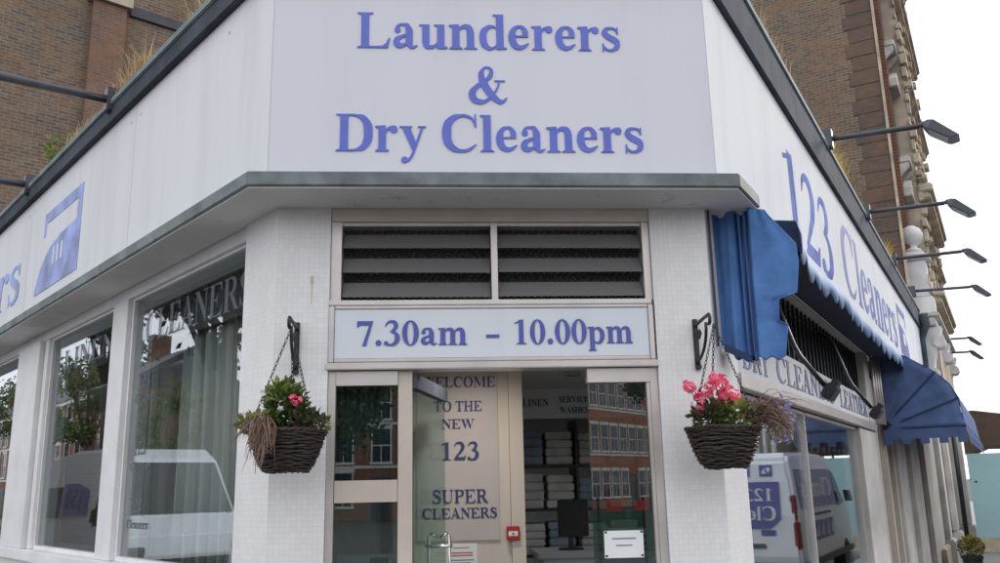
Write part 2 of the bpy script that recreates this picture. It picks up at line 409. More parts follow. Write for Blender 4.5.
GL['s'] = (389, [S([(338, 335), (290, 428), (200, 450), (112, 425), (86, 358), (140, 290), (230, 240), (310, 185), (312, 92), (230, 25), (130, 28), (68, 80), (45, 150)], [18, 40, 44, 72, 104, 114, 116, 112, 96, 55, 44, 36, 18]),
                 PO((322, 330), (344, 330), (344, 468), (322, 468)), PO((38, 155), (38, -8), (60, -8), (60, 155))])
GL['y'] = (500, [PO((48, 450), (200, 450), (335, 105), (262, -12)), S([(428, 450), (275, 20), (215, -110), (150, -168)], [42, 42, 48, 56]), D(105, -150, 60), R(12, 434, 240, 461), R(345, 434, 490, 461)])
GL['C'] = (722, [S([(645, 470), (600, 590), (500, 652), (385, 662), (240, 615), (140, 500), (118, 335), (142, 180), (240, 62), (380, 18), (520, 38), (655, 135)], [20, 42, 48, 52, 108, 152, 168, 152, 108, 55, 52, 20]), PO((632, 692), (655, 692), (665, 450), (640, 450))])
GL['G'] = (778, GL['C'][1] + [R(520, 60, 655, 310), B(520, 655, 320, -1, 70)])
GL['D'] = (722, [R(105, 10, 250, 666), B(105, 250, 676, -1), B(105, 250, 0, 1), S([(240, 660), (380, 652), (520, 600), (600, 470), (612, 338), (600, 205), (520, 75), (380, 24), (240, 16)], [30, 40, 105, 152, 160, 152, 105, 40, 30])])
GL['l'] = (278, [R(70, 15, 207, 670), PO((12, 676), (207, 676), (207, 640), (70, 636), (12, 655)), B(70, 207, 0, 1, 58)])
GL['&'] = (833, [S([(800, 110), (735, 45), (640, 42), (480, 175), (345, 370), (300, 520), (345, 625), (430, 652), (500, 595), (480, 500), (390, 410), (210, 300), (120, 190), (145, 85), (250, 32), (385, 45), (520, 150), (615, 280), (655, 400)], [18, 55, 95, 140, 145, 110, 48, 34, 72, 85, 60, 85, 135, 130, 95, 62, 42, 36, 30]), R(560, 392, 770, 420)])
GL['7'] = (500, [PO((35, 676), (470, 676), (470, 650), (288, -10), (180, -10), (368, 560), (120, 560), (62, 505), (36, 505))])
GL['3'] = (500, [S([(55, 520), (110, 615), (205, 662), (315, 635), (350, 545), (310, 445), (200, 375)], [18, 48, 66, 98, 118, 92, 24]), S([(200, 378), (320, 345), (385, 255), (380, 150), (315, 52), (200, 14), (105, 35)], [24, 70, 128, 136, 100, 55, 60]), D(82, 62, 58)])
GL['0'] = (500, [E(250, 338, 228, 350, 90, 320)])
GL['1'] = (500, [R(190, 15, 328, 680), B(190, 328, 0, 1, 80), PO((60, 600), (75, 570), (192, 612), (328, 688), (300, 688))])
GL['2'] = (500, [S([(42, 500), (90, 610), (190, 662), (305, 635), (362, 535), (335, 420), (250, 290), (140, 160), (60, 70)], [20, 52, 70, 108, 134, 118, 84, 58, 38]), PO((20, 0), (432, 0), (478, 175), (450, 175), (400, 112), (120, 112), (20, 30))])
GL['5'] = (500, [PO((150, 676), (430, 676), (390, 572), (150, 572)), S([(165, 640), (108, 370)], [32, 32]), S([(105, 395), (220, 415), (335, 365), (385, 255), (365, 125), (280, 38), (165, 14), (95, 45)], [40, 95, 128, 140, 130, 95, 58, 50]), D(82, 62, 54)])
GL['p'] = (556, FN + [R(75, -195, 210, 440), B(75, 210, -205, 1, 55), S([(190, 370), (265, 424), (355, 415), (432, 330), (450, 225), (430, 115), (365, 30), (280, 20), (195, 62)], [26, 52, 88, 126, 136, 126, 84, 46, 26])])
GL['.'] = (250, [D(125, 70, 80)]); GL['-'] = (333, [R(40, 185, 295, 275)]); GL[' '] = (250, [])
GL['A'] = (722, [PO((110, 10), (152, 10), (352, 600), (330, 660)), PO((310, 690), (390, 690), (655, 10), (488, 10)), R(200, 200, 500, 236), R(10, 0, 235, 25), R(405, 0, 712, 25)])
ET = [PO((470, 676), (608, 676), (612, 500), (586, 500), (545, 605), (470, 642)), PO((470, 0), (625, 0), (652, 185), (624, 185), (570, 85), (470, 34))]
GL['E'] = (667, [R(105, 10, 250, 666), B(105, 250, 676, -1), B(105, 250, 0, 1), R(230, 644, 500, 676), R(230, 0, 500, 32), R(230, 325, 420, 360), PO((400, 452), (426, 452), (426, 233), (400, 233), (372, 325), (372, 360))] + ET)
GL['F'] = (611, GL['E'][1][:4] + GL['E'][1][5:8])
GL['H'] = (778, [R(100, 10, 245, 666), R(532, 10, 677, 666), B(100, 245, 676, -1), B(100, 245, 0, 1), B(532, 677, 676, -1), B(532, 677, 0, 1), R(240, 320, 540, 360)])
GL['I'] = (389, [R(122, 10, 268, 666), B(122, 268, 676, -1), B(122, 268, 0, 1)])
GL['M'] = (944, [R(118, 10, 156, 660), PO((60, 676), (232, 676), (495, 180), (440, 30)), PO((440, 30), (478, 60), (762, 676), (720, 676)), R(715, 10, 860, 670), R(20, 651, 190, 676), R(18, 0, 262, 25), R(670, 0, 918, 25), R(742, 651, 918, 676)])
GL['N'] = (722, [R(110, 10, 148, 660), PO((60, 676), (222, 676), (608, 170), (608, -15), (575, -15)), R(570, 60, 608, 660), R(15, 651, 185, 676), R(15, 0, 250, 25), R(470, 651, 712, 676)])
GL['O'] = (778, [E(389, 338, 352, 354, 185, 322)])
PB = [R(105, 10, 250, 666), B(105, 250, 676, -1), B(105, 250, 0, 1), S([(240, 658), (380, 650), (485, 605), (518, 508), (485, 408), (380, 355), (240, 345)], [34, 46, 108, 148, 108, 46, 34])]
GL['P'] = (611, PB); GL['R'] = (722, PB + [PO((300, 350), (432, 350), (680, 30), (720, 25), (720, 0), (545, 0))])
GL['S'] = (556, [S([(470, 485), (410, 600), (300, 658), (172, 628), (112, 530), (170, 430), (310, 350), (435, 268), (450, 150), (370, 42), (230, 18), (112, 78), (60, 200)], [18, 42, 46, 88, 128, 132, 138, 136, 126, 76, 50, 42, 18]), PO((455, 470), (480, 470), (480, 692), (455, 692)), PO((45, 210), (45, -15), (72, -15), (72, 210))])
GL['T'] = (667, [R(260, 15, 406, 676), B(260, 406, 0, 1), R(60, 643, 605, 676), PO((32, 500), (58, 500), (130, 640), (130, 676), (36, 676)), PO((634, 500), (608, 500), (536, 640), (536, 676), (630, 676))])
GL['U'] = (722, [R(95, 210, 240, 666), B(95, 240, 676, -1), S([(167, 235), (182, 100), (275, 32), (385, 20), (500, 58), (568, 140), (585, 245)], [145, 140, 92, 64, 54, 44, 38]), R(566, 235, 604, 665), R(490, 651, 690, 676)])
GL['V'] = (722, [PO((75, 670), (240, 670), (440, 150), (372, -14)), PO((590, 670), (632, 670), (400, 20), (372, -14)), R(15, 651, 305, 676), R(500, 651, 712, 676)])
GL['W'] = (1000, [PO((70, 670), (225, 670), (385, 160), (325, -14)), PO((470, 620), (505, 560), (350, 20), (325, -14)), PO((410, 670), (565, 670), (735, 160), (675, -14)), PO((870, 670), (912, 670), (705, 20), (675, -14)), R(10, 651, 290, 676), R(360, 651, 625, 676), R(790, 651, 990, 676)])
GL['Y'] = (722, [PO((60, 670), (225, 670), (435, 310), (300, 300)), PO((600, 670), (645, 670), (430, 300), (390, 310)), R(290, 15, 436, 330), B(290, 436, 0, 1), R(10, 651, 300, 676), R(510, 651, 712, 676)])
def text(mb, s, x0, x1, y, cap, z=0.0, th=.004, M=None):
    """letters between x0 and x1 on the baseline y, height cap; each stroke a thin raised piece"""
    W = sum(GL[c][0] for c in s); k = cap / 676.0
    lo = GL[s[0]][0] * .04; kx = (x1 - x0) / (W - lo * 2); pen = x0 - lo * kx; j = 0
    for c in s:
        adv, ps = GL[c]
        for pr in ps:
            zz = z + th + (j % 9) * .00022; j += 1
            if pr[0] == 'poly':
                pts = [(pen + a * kx, y + b * k) for a, b in pr[1]]; n = len(pts)
                mb.add([(a, b, z) for a, b in pts] + [(a, b, zz) for a, b in pts],
                       [tuple(range(n, 2 * n))] + [(i, (i + 1) % n, n + (i + 1) % n, n + i) for i in range(n)], M)
            else:
                l = [(pen + a * kx, y + b * k) for a, b in pr[1]]; r = [(pen + a * kx, y + b * k) for a, b in pr[2]]; n = len(l)
                vs = [(a, b, zz + i * 4e-6) for i, (a, b) in enumerate(l)] + [(a, b, zz + i * 4e-6) for i, (a, b) in enumerate(r)] + [(a, b, z) for a, b in l] + [(a, b, z) for a, b in r]
                fs = [(i, i + 1, n + i + 1, n + i) for i in range(n - 1)] + [(2 * n + i, 2 * n + i + 1, i + 1, i) for i in range(n - 1)] + [(n + i, n + i + 1, 3 * n + i + 1, 3 * n + i) for i in range(n - 1)]
                mb.add(vs, fs, M)
        pen += adv * kx
    return mb
def textw(s, cap): return sum(GL[c][0] for c in s) * cap / 676.0
def ctext(mb, s, xc, y, cap, z=0., th=.004, M=None, sq=1.0):
    wd = textw(s, cap) * sq; return text(mb, s, xc - wd / 2, xc + wd / 2, y, cap, z, th, M)

# ------------------------------------------------------------------ ground
g = MB(); g.quad((-400, -400, -.13), (400, -400, -.13), (400, 400, -.13), (-400, 400, -.13)); structure(g.build('road', 'asphalt'))
pv = band([WL(45, 2.0), cornerL(2.0, 2.6), cornerR(1.35, 2.6), WR(60, 1.35)], [WL(45, -8), Vector((-.3, 8, 0)), Vector((.3, 8, 0)), WR(60, -8)], -.2, -.005)
structure(pv.build('pavement', 'paving'))
kb = band([WL(45, 2.15), cornerL(2.15, 2.75), cornerR(1.5, 2.75), WR(60, 1.5)], [WL(45, 2.003), cornerL(2.003, 2.603), cornerR(1.353, 2.603), WR(60, 1.353)], -.2, -.002)
structure(kb.build('kerb', 'kerb_stone'))
fp = MB(); fp.box(-80, -8, -.2, -.01, 11.0, 13.9, ML); structure(fp.build('far_pavement', 'paving'))

# ------------------------------------------------------------------ corner shop
shop = thing('corner_shop', 'white single storey corner shop with a chamfered doorway and blue lettering', 'shop')
def P(mb, name, mat, M=None, parent=shop, **k): return mb.build(name, mat, parent, M, **k)
# pillars (white mosaic tile); each face a real block
p = MB(); p.prism([(-1.10, 0), (-.83, 0), (-.83, .25), (-.83 - .02, .27), (WL(.37, 0).x, WL(.37, 0).y)], 0, 3.03)
def pillar(poly, z0, z1, name, mat):
    return P(MB().prism(poly, z0, z1), name, mat)
# front faces are tiled in x/z : build them in the wall frames so the tile grid follows the wall
def wallbox(M, x0, x1, y0, y1, z0, z1, name, mat, parent=shop, **k): return MB().box(x0, x1, y0, y1, z0, z1).build(name, mat, parent, M, **k)
def wedge(M, poly, y0, y1, name, mat):     # poly in (x, out) of frame M
    mb = MB(); n = len(poly)
    mb.add([(a, y0, b) for a, b in poly] + [(a, y1, b) for a, b in poly], [tuple(range(n)), tuple(range(n, 2 * n))[::-1]] + [(i, (i + 1) % n, n + (i + 1) % n, n + i) for i in range(n)])
    return mb.build(name, mat, shop, M)
tl = math.tan(radians(90 - 36.637) / 2); tr_ = math.tan(radians(90 - 33.71) / 2)
wedge(MF, [(-1.10, 0), (-.83, 0), (-.83, -.16), (-1.10 + .16 * tl, -.16)], 0, 3.03, 'pillar', 'white_tile')
wedge(ML, [(0, 0), (-.16 * tl, -.16), (-.37, -.16), (-.37, 0)], 0, 3.03, 'pillar', 'white_tile')
wedge(MF, [(.84, 0), (1.14, 0), (1.14 - .16 * tr_, -.16), (.84, -.16)], 0, 3.03, 'pillar', 'white_tile')
wedge(MR, [(0, 0), (.45, 0), (.45, -.16), (.16 * tr_, -.16)], 0, 3.03, 'pillar', 'white_tile')
MB().box(-.925, -.913, 2.62, 2.66, .001, .0022).box(-.921, -.917, 2.52, 2.62, .001, .0018).build('rust_stain', 'rust', shop, MF)
# fascia wall, cornice, soffit, coping, roof
P(band(ring(.085, .095, .085), ring(-.12, -.12, -.12), 3.112, 4.32), 'fascia_wall', 'white_paint')
cr_out = [WL(SL, .27), cornerL(.27, .32), cornerR(.255, .32), WR(.20, .255)]
cr_in = [WL(SL, .02), cornerL(.02, .02), cornerR(.02, .02), WR(.20, .02)]
P(band(cr_out, cr_in, 3.034, 3.108), 'cornice', 'cornice_edge', bevel=.006)
sf_out = [WL(SL, .255), cornerL(.255, .305), cornerR(.24, .305), WR(.19, .24)]
sf_in = [WL(SL, -.6), cornerL(-.6, -.6), cornerR(-.6, -.6), WR(.6, -.6)]
P(band(sf_out, sf_in, 3.026, 3.033), 'soffit', 'soffit_paint')
P(band([WL(SL, .15), cornerL(.15, .16), cornerR(.14, .16)], [WL(SL, -.15), cornerL(-.15, -.15), cornerR(-.15, -.15)], 4.322, 4.44), 'coping', 'coping_dark')
P(band([WL(SL, .165), cornerL(.165, .175), cornerR(.155, .175)], [WL(SL, -.17), cornerL(-.17, -.17), cornerR(-.17, -.17)], 4.442, 4.50), 'flashing', 'lead_flashing', bevel=.008)
P(band([cornerR(.141, .161), WR(SR, .141)], [cornerR(-.15, -.15), WR(SR, -.15)], 4.322, 4.63), 'coping', 'coping_dark')
P(band([cornerR(.156, .176), WR(SR, .156)], [cornerR(-.17, -.17), WR(SR, -.17)], 4.632, 4.69), 'flashing', 'lead_flashing', bevel=.008)
P(MB().prism([(p.x, p.y) for p in ring(-.13, -.13, -.13, 11.8, 13.5)], 4.10, 4.2), 'roof', 'slate')
# front opening: head beam, louvres, frames
wallbox(MF, -.828, .838, 2.955, 3.024, -.12, -.012, 'head_beam', 'cream_paint')
lf = thing('louvre_window', 'x', 'x'); bpy.data.objects.remove(lf)
lw = MB(); lw.box(-.828, -.775, 2.533, 2.953, -.14, -.02); lw.box(.80, .838, 2.533, 2.953, -.14, -.02); lw.box(-.003, .030, 2.533, 2.953, -.13, -.022)
lw.box(-.774, -.004, 2.935, 2.953, -.12, -.03); lw.box(.031, .799, 2.935, 2.953, -.12, -.03)
lwo = P(lw, 'louvre_window', 'aluminium', MF)
for xa, xb in ((-.770, -.008), (.035, .795)):
    for i, zb in enumerate((2.555, 2.685, 2.815)):
        m = MB(); a = .016 * random.uniform(.7, 1.2)
        m.add([(xa, zb, -.028 - a * 0), (xb, zb + random.uniform(-.004, .004), -.028), (xb, zb + .088, -.085), (xa, zb + .088, -.085),
               (xa, zb, -.034), (xb, zb, -.034), (xb, zb + .088, -.091), (xa, zb + .088, -.091)],
              [(0, 1, 2, 3), (7, 6, 5, 4), (0, 4, 5, 1), (3, 2, 6, 7), (0, 3, 7, 4), (1, 5, 6, 2)])
        m.build('slat', 'louvre_glass', lwo, MF)
    m = MB(); x = xa - .4
    while x < xb:
        for dx in (.175, -.175):
            x0 = x if dx > 0 else x + .4; pts = []
            # clip the diagonal to the opening
            ta, tb = 0, 1
            sx, ex = x0, x0 + dx * 2.28
            for lim, sgn in ((xa, 1), (xb, -1)):
                if sgn * (sx - lim) < 0 and sgn * (ex - lim) < 0: ta = 2
                elif sgn * (sx - lim) < 0: ta = max(ta, (lim - sx) / (ex - sx))
                elif sgn * (ex - lim) < 0: tb = min(tb, (lim - sx) / (ex - sx))
            if ta < tb:
                q = lambda t: (sx + (ex - sx) * t, 2.535 + .40 * t, -.118 - (.003 if dx > 0 else 0))
                m.tube([q(ta), q(tb)], .0052, 5)
        x += .036
    m.build('wire_mesh', 'mesh_steel', lwo, MF)
P(MB().box(-.8, .82, 2.53, 2.954, -.22, -.20), 'louvre_backing', 'cream_paint', MF)  # pale board added behind the slats so the gaps look lighter
# lintel and frames round the doorway
P(MB().box(-.83, .825, 2.503, 2.531, -.10, .012), 'transom', 'aluminium', MF, bevel=.004)
P(MB().box(-.84, .838, 2.178, 2.213, -.12, .014), 'transom', 'aluminium', MF, bevel=.004)
P(MB().box(-.828, -.792, .1, 2.176, -.12, -.02), 'door_jamb', 'aluminium', MF)
P(MB().box(.798, .838, .1, 2.176, -.12, -.02), 'door_jamb', 'aluminium', MF)
P(MB().box(-.482, -.412, .1, 2.176, -.10, -.026), 'door_post', 'beige_wood', MF)
P(MB().box(-.83, .838, 0, .1, -.3, .02), 'step', 'kerb_stone', MF)
sl = P(MB().box(-.790, -.484, 2.102, 2.174, -.075, -.018), 'side_light', 'aluminium', MF)
MB().box(-.790, -.484, .1, 2.100, -.052, -.046).build('pane', 'door_glass', sl, MF)
MB().box(-.789, -.485, 1.535, 1.64, -.044, -.026).build('mid_rail', 'beige_wood', sl, MF)
sr = P(MB().box(.474, .797, 2.102, 2.174, -.07, -.016), 'side_light', 'aluminium', MF)
MB().box(.474, .797, .1, 2.100, -.050, -.044).build('pane', 'door_glass', sr, MF)
MB().box(.797 - .018, .797, .1, 2.10, -.043, -.024).build('edge_strip', 'aluminium', sr, MF)
# open glass door leaf
a_ = math.atan2(.74, .16); Mleaf = Matrix.Translation(Vector((-.408, .035, 0))) @ Matrix.Rotation(a_, 4, 'Z')
dr = P(MB().box(.0, .76, -.022, .022, 2.085, 2.158), 'door', 'coping_dark', Mleaf)
MB().box(.01, .757, -.005, .005, .2, 2.083).build('pane', 'leaf_glass', dr, Mleaf)
MB().box(.0, .76, -.022, .022, .11, .198).build('bottom_rail', 'aluminium', dr, Mleaf)
for sg in (-1, 1):
    h = MB(); yy = sg * .06
    h.tube([(.60, sg * .006, 1.33), (.60, yy * .8, 1.355), (.60, yy, 1.335), (.60, yy, .95), (.60, yy * .8, .93), (.60, sg * .006, .955)], .008, 10)
    h.build('handle', 'steel', dr, Mleaf, smooth=True)
MB().tube([(.60, -.075, 1.285), (.60, .075, 1.285)], .010, 10).build('lock', 'steel', dr, Mleaf, smooth=True)
# ---- left wing windows (x = -s)
P(MB().box(-SL, -.372, 2.945, 3.022, -.20, -.02), 'window_head', 'white_paint', ML)
P(MB().box(-SL, -.372, 1.08, 1.168, -.25, .035), 'window_sill', 'white_paint', ML, bevel=.006)
P(MB().box(-SL, -.372, 0, 1.078, -.25, -.01), 'stall_riser', 'white_tile', ML)
for a, b, d in ((2.285, 2.60, .0), (4.34, 4.46, -.01), (4.48, 5.23, .03), (7.2, 7.5, 0), (9.5, 10.1, 0)):
    P(MB().box(-b, -a, 1.17, 2.943, -.20, -.012 + d), 'window_pier', 'white_paint', ML, bevel=.004)
PANES_L = ((.376, 2.281), (2.604, 4.336), (5.236, 7.19), (7.51, 9.49), (10.11, 11.9))
for a, b in PANES_L:
    fr = MB(); fr.box(-b, -b + .035, 1.17, 2.943, -.10, -.045).box(-a - .03, -a, 1.17, 2.943, -.10, -.045).box(-b + .036, -a - .031, 2.925, 2.943, -.10, -.045).box(-b + .036, -a - .031, 1.17, 1.20, -.10, -.045)
    wo = P(fr, 'window', 'white_paint', ML)
    MB().box(-b + .036, -a - .031, 1.20, 2.925, -.078, -.070).build('pane', 'shop_glass', wo, ML)
    MB().box(-b + .036, -a - .031, 2.66, 2.90, -.30, -.29).build('bulkhead', 'interior_dark', wo, ML)
def onglass(s, x0, x1, y, cap, mat='etched_letter', M=ML, z=-.069, name='lettering'):
    m = MB(); text(m, s, x0, x1, y, cap, z, .0015); return P(m, name, mat, M)
onglass('CLEANERS', -2.05, -.42, 2.60, .20)
onglass('LINEN', -4.0, -2.72, 2.62, .17)
for zz in (2.30, 1.85, 1.48):
    onglass('123', -2.13, -1.90, zz, .09); onglass('Cleaners', -2.17, -1.78, zz - .10, .055)
# ---- right wing
P(MB().box(.452, 6.75, 2.455, 3.08, -.30, -.285), 'grille_backing', 'dark_plastic', MR)
gb = MB()
for i in range(32): gb.box(.6 + i * .17, .625 + i * .17, 2.462, 2.95, -.10, -.08)
for zz in (2.6, 2.75, 2.9): gb.box(.5, 6.1, zz, zz + .012, -.112, -.104)
P(gb, 'window_grille', 'dark_plastic', MR)
P(MB().box(.452, 6.3, 2.955, 3.10, -.2, -.015), 'window_head', 'cream_paint', MR)
P(MB().box(.452, 6.3, 2.105, 2.186, -.2, .012), 'window_transom', 'aluminium', MR, bevel=.004)
P(MB().box(5.10, 6.32, 0, 2.093, -.2, -.012), 'window_pier', 'stucco', MR, bevel=.006)
P(MB().box(5.92, 6.32, 2.19, 2.953, -.2, -.010), 'window_pier', 'stucco', MR, bevel=.006)
P(MB().box(.452, 5.098, 0, .75, -.2, -.012), 'stall_riser', 'white_tile', MR)
for a, b in ((.455, 2.473), (2.522, 5.095)):
    fr = MB().box(a, a + .008, .752, 2.092, -.11, -.06).box(b - .008, b, .752, 2.092, -.11, -.06).box(a + .009, b - .009, 2.07, 2.092, -.11, -.05)
    wo = P(fr, 'window', 'aluminium', MR)
    MB().box(a + .009, b - .009, .76, 2.068, -.084, -.076).build('pane', 'shop_glass', wo, MR)
P(MB().box(2.475, 2.520, .752, 2.092, -.12, -.055), 'mullion', 'aluminium', MR, bevel=.004)
rods = MB()
for k in range(4): rods.tube([(6.37 + k * .11, 2.19, .02 + k * .012), (6.37 + k * .11, 3.05, .02 + k * .012)], .016, 8)
P(rods, 'shutter_rail', 'aluminium', MR, smooth=True)
P(MB().box(6.33, 6.9, 2.12, 3.1, -.3, -.2), 'shutter_backing', 'interior_dark', MR)
# second shopfront under the open hood
P(MB().box(6.33, 7.9, 0, .5, -.2, -.02), 'stall_riser', 'stucco', MR)
fr = MB().box(6.34, 6.44, .5, 2.7, -.14, -.01).box(7.0, 7.12, .5, 2.7, -.14, -.0).box(7.75, 7.9, .5, 2.7, -.14, -.01)
wo = P(fr, 'window', 'beige_wood', MR)
MB().box(6.445, 6.995, .51, 2.68, -.09, -.08).box(7.125, 7.745, .51, 2.68, -.09, -.08).build('pane', 'shop_glass', wo, MR)
for a, b, d in ((7.91, 8.5, .03), (8.54, 9.3, .0), (9.34, 10.6, .06), (10.7, 11.4, .0), (11.45, 13.69, .08)):
    P(MB().box(a, b, 0, 3.09, -.2, d), 'pilaster', 'stucco', MR, bevel=.008)
P(MB().box(12.4, 13.68, 0, .42, .082, .16), 'plinth', 'pale_stone', MR, bevel=.02)
P(MB().tube([(10.65, 0, .035), (10.65, 3.0, .035)], .03, 8), 'drain_pipe', 'dark_plastic', MR, smooth=True)
# gutter spout at the end of the right fascia
P(MB().tube([(13.45, 4.55, .2), (13.52, 4.35, .22), (13.55, 4.1, .14), (13.55, 3.0, .13)], [.10, .085, .05, .045], 8), 'down_pipe', 'coping_dark', MR, smooth=True)
# interior shell
P(MB().prism([(-.82, .17), (.82, .17), (2.9, 2.9), (2.9, 7), (-3.2, 7), (-3.2, 2.9)], 0.0, .10), 'floor', 'interior_floor')
P(MB().prism([(-.80, .20), (.80, .20), (3.6, 4.4), (3.6, 7), (-3.9, 7), (-3.9, 4.4)], 2.50, 2.52), 'ceiling', 'interior_wall')
P(MB().box(-3.6, 3.6, 5.2, 5.3, .1, 2.5), 'back_wall', 'interior_wall')
P(MB().box(-.43, .150, 1.012, 1.09, .1, 2.499), 'partition_wall', 'pale_wood')
P(MB().box(.152, .235, .99, 1.10, .1, 2.499), 'partition_post', 'pale_wood')
P(MB().box(-.52, -.432, .3, 1.09, .1, 2.499), 'partition_wall', 'beige_wood')
inl = MB(); inl.box(-11.9, -3.6, 0, 3.0, -3.0, -2.95); P(inl, 'inner_wall', 'interior_wall', ML)
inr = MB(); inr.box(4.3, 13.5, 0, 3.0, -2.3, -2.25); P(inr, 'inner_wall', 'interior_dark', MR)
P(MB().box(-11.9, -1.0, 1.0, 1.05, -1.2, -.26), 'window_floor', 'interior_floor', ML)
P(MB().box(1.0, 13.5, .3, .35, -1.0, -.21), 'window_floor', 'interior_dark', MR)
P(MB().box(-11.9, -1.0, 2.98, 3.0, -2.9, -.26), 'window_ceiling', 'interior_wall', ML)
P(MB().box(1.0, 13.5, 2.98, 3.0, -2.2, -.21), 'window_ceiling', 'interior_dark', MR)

# ------------------------------------------------------------------ signs
def board(a, b, c, d, z0, z1): return seg(a, b, c, d, z0, z1)
fs = thing('shop_sign', 'large white corner fascia sign reading Launderers and Dry Cleaners', 'sign', (0, -.1, 3.11))
cL0, cR0, cL1, cR1 = cornerL(.087, .097), cornerR(.087, .097), cornerL(.10, .11), cornerR(.10, .11)
fbm = MB(); fbm.box(cL1.x + .004, cR1.x - .004, 3.113, 4.318, .098, .110); fbm.build('sign_board', 'front_board', fs, MF)
for wd, a, b, y, c in (('Launderers', -.703, .708, 3.878, .207), ('&', -.118, .088, 3.566, .215), ('Dry Cleaners', -.803, .802, 3.294, .206)):
    m = MB(); text(m, wd, a, b, y, c, .1105); m.build('lettering', 'blue_letter', fs, MF)
ls = thing('shop_sign', 'long white left fascia sign with a faded blue iron emblem near the corner', 'sign', WL(2, .09, 3.11))
MB().box(-SL + .05, .060, 3.113, 4.318, .087, .102).build('sign_board', 'wing_board', ls, ML)
def iron(mb, x0, x1, z0, z1, z, flip=False):
    def q(u, v): return ((x0 + (1 - u if flip else u) * (x1 - x0)), z0 + v * (z1 - z0))
    def poly(pts, dz): mb.prism([q(*a) for a in pts], z, z + dz)
    poly([(.12, .86), (.12, 1), (1, 1), (1, .80), (.93, .80), (.90, .86)], .003)
    poly([(.12, .70), (.12, .86), (.17, .86), (.17, .72)], .0034)
    poly([(.91, .0), (.91, .8), (1, .8), (1, 0)], .0038)
    poly([(0, 0), (.02, .10), (.10, .30), (.30, .50), (.55, .585), (.91, .62), (.91, 0)], .0042)
m = MB()
for xx in (-2.05, -4.85, -7.4, -9.9): m.box(xx - .0035, xx + .0035, 3.115, 4.316, .1021, .1026)
for xx in (-.5, -1.95, -2.15, -4.75, -4.95): 
    for yy in (3.2, 4.2): m.box(xx - .008, xx + .008, yy - .008, yy + .008, .1021, .105)
m.build('joints', 'counter_grey', ls, ML)
m = MB(); iron(m, -4.5, -3.22, 3.335, 4.06, .1025)
m.build('emblem', 'faded_blue', ls, ML)
m = MB()
for k in range(3): m.box(-3.98 + k * .12, -3.93 + k * .12, 3.53, 3.68, .107, .1085)
m.build('emblem_holes', 'wing_board', ls, ML)
for wd, a, b, y, c in (('Cleaners', -9.6, -5.12, 3.40, .55), ('123', -11.6, -9.9, 3.36, .70)):
    m = MB(); text(m, wd, a, b, y, c, .1025); m.build('lettering', 'faded_blue', ls, ML)
rs = thing('shop_sign', 'long white right fascia sign reading 123 Cleaners in blue above the awnings', 'sign', WR(2, .09, 3.11))
MB().box(-.063, SR - .03, 3.113, 4.318, .087, .102).build('sign_board', 'wing_board', rs, MR)
m = MB()
for xx in (4.1, 7.2, 9.3, 11.8): m.box(xx - .003, xx + .003, 3.115, 4.316, .1021, .1023)
m.build('joints', 'counter_grey', rs, MR)
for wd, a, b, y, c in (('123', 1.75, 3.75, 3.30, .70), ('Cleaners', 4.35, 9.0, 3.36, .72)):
    m = MB(); text(m, wd, a, b, y, c, .1025, .0015); m.build('lettering', 'glare_blue' if wd == '123' else 'side_blue', rs, MR)
m = MB(); iron(m, 9.45, 10.75, 3.36, 4.10, .1025, True); m.build('emblem', 'side_blue', rs, MR)
MB().box(9.95, 10.3, 3.55, 3.72, .108, .1095).build('emblem_holes', 'wing_board', rs, MR)
hs = thing('opening_hours_sign', 'pale framed sign above the door reading 7.30am - 10.00pm', 'sign', (0, 0, 2.21))
MB().box(-.80, .80, 2.235, 2.485, -.03, .002).build('sign_board', 'hours_board', hs, MF)
m = MB(); m.box(-.828, -.802, 2.215, 2.501, -.04, .010).box(.802, .828, 2.215, 2.501, -.04, .010).box(-.80, .80, 2.215, 2.233, -.04, .010).box(-.80, .80, 2.487, 2.501, -.04, .010)
m.build('sign_frame', 'aluminium', hs, MF, bevel=.003)
for wd, a, b in (('7.30am', -.691, -.135), ('-', -.045, .035), ('10.00pm', .10, .715)):
    m = MB(); text(m, wd, a, b, 2.299, .125, .0025); m.build('lettering', 'hours_letter', hs, MF)
ds = thing('trade_sign', 'long pale sign reading DRY CLEANING LEATHER above the right window', 'sign', WR(.5, 0, 2.2))
MB().box(.455, 5.915, 2.192, 2.452, -.10, -.015).build('sign_board', 'trade_board', ds, MR, bevel=.004)
for wd, a, b in (('DRY', .62, 1.28), ('CLEANING', 1.50, 3.75), ('LEATHER', 4.05, 5.8)):
    m = MB(); text(m, wd, a, b, 2.235, .175, -.0145); m.build('lettering', 'grey_letter', ds, MR)

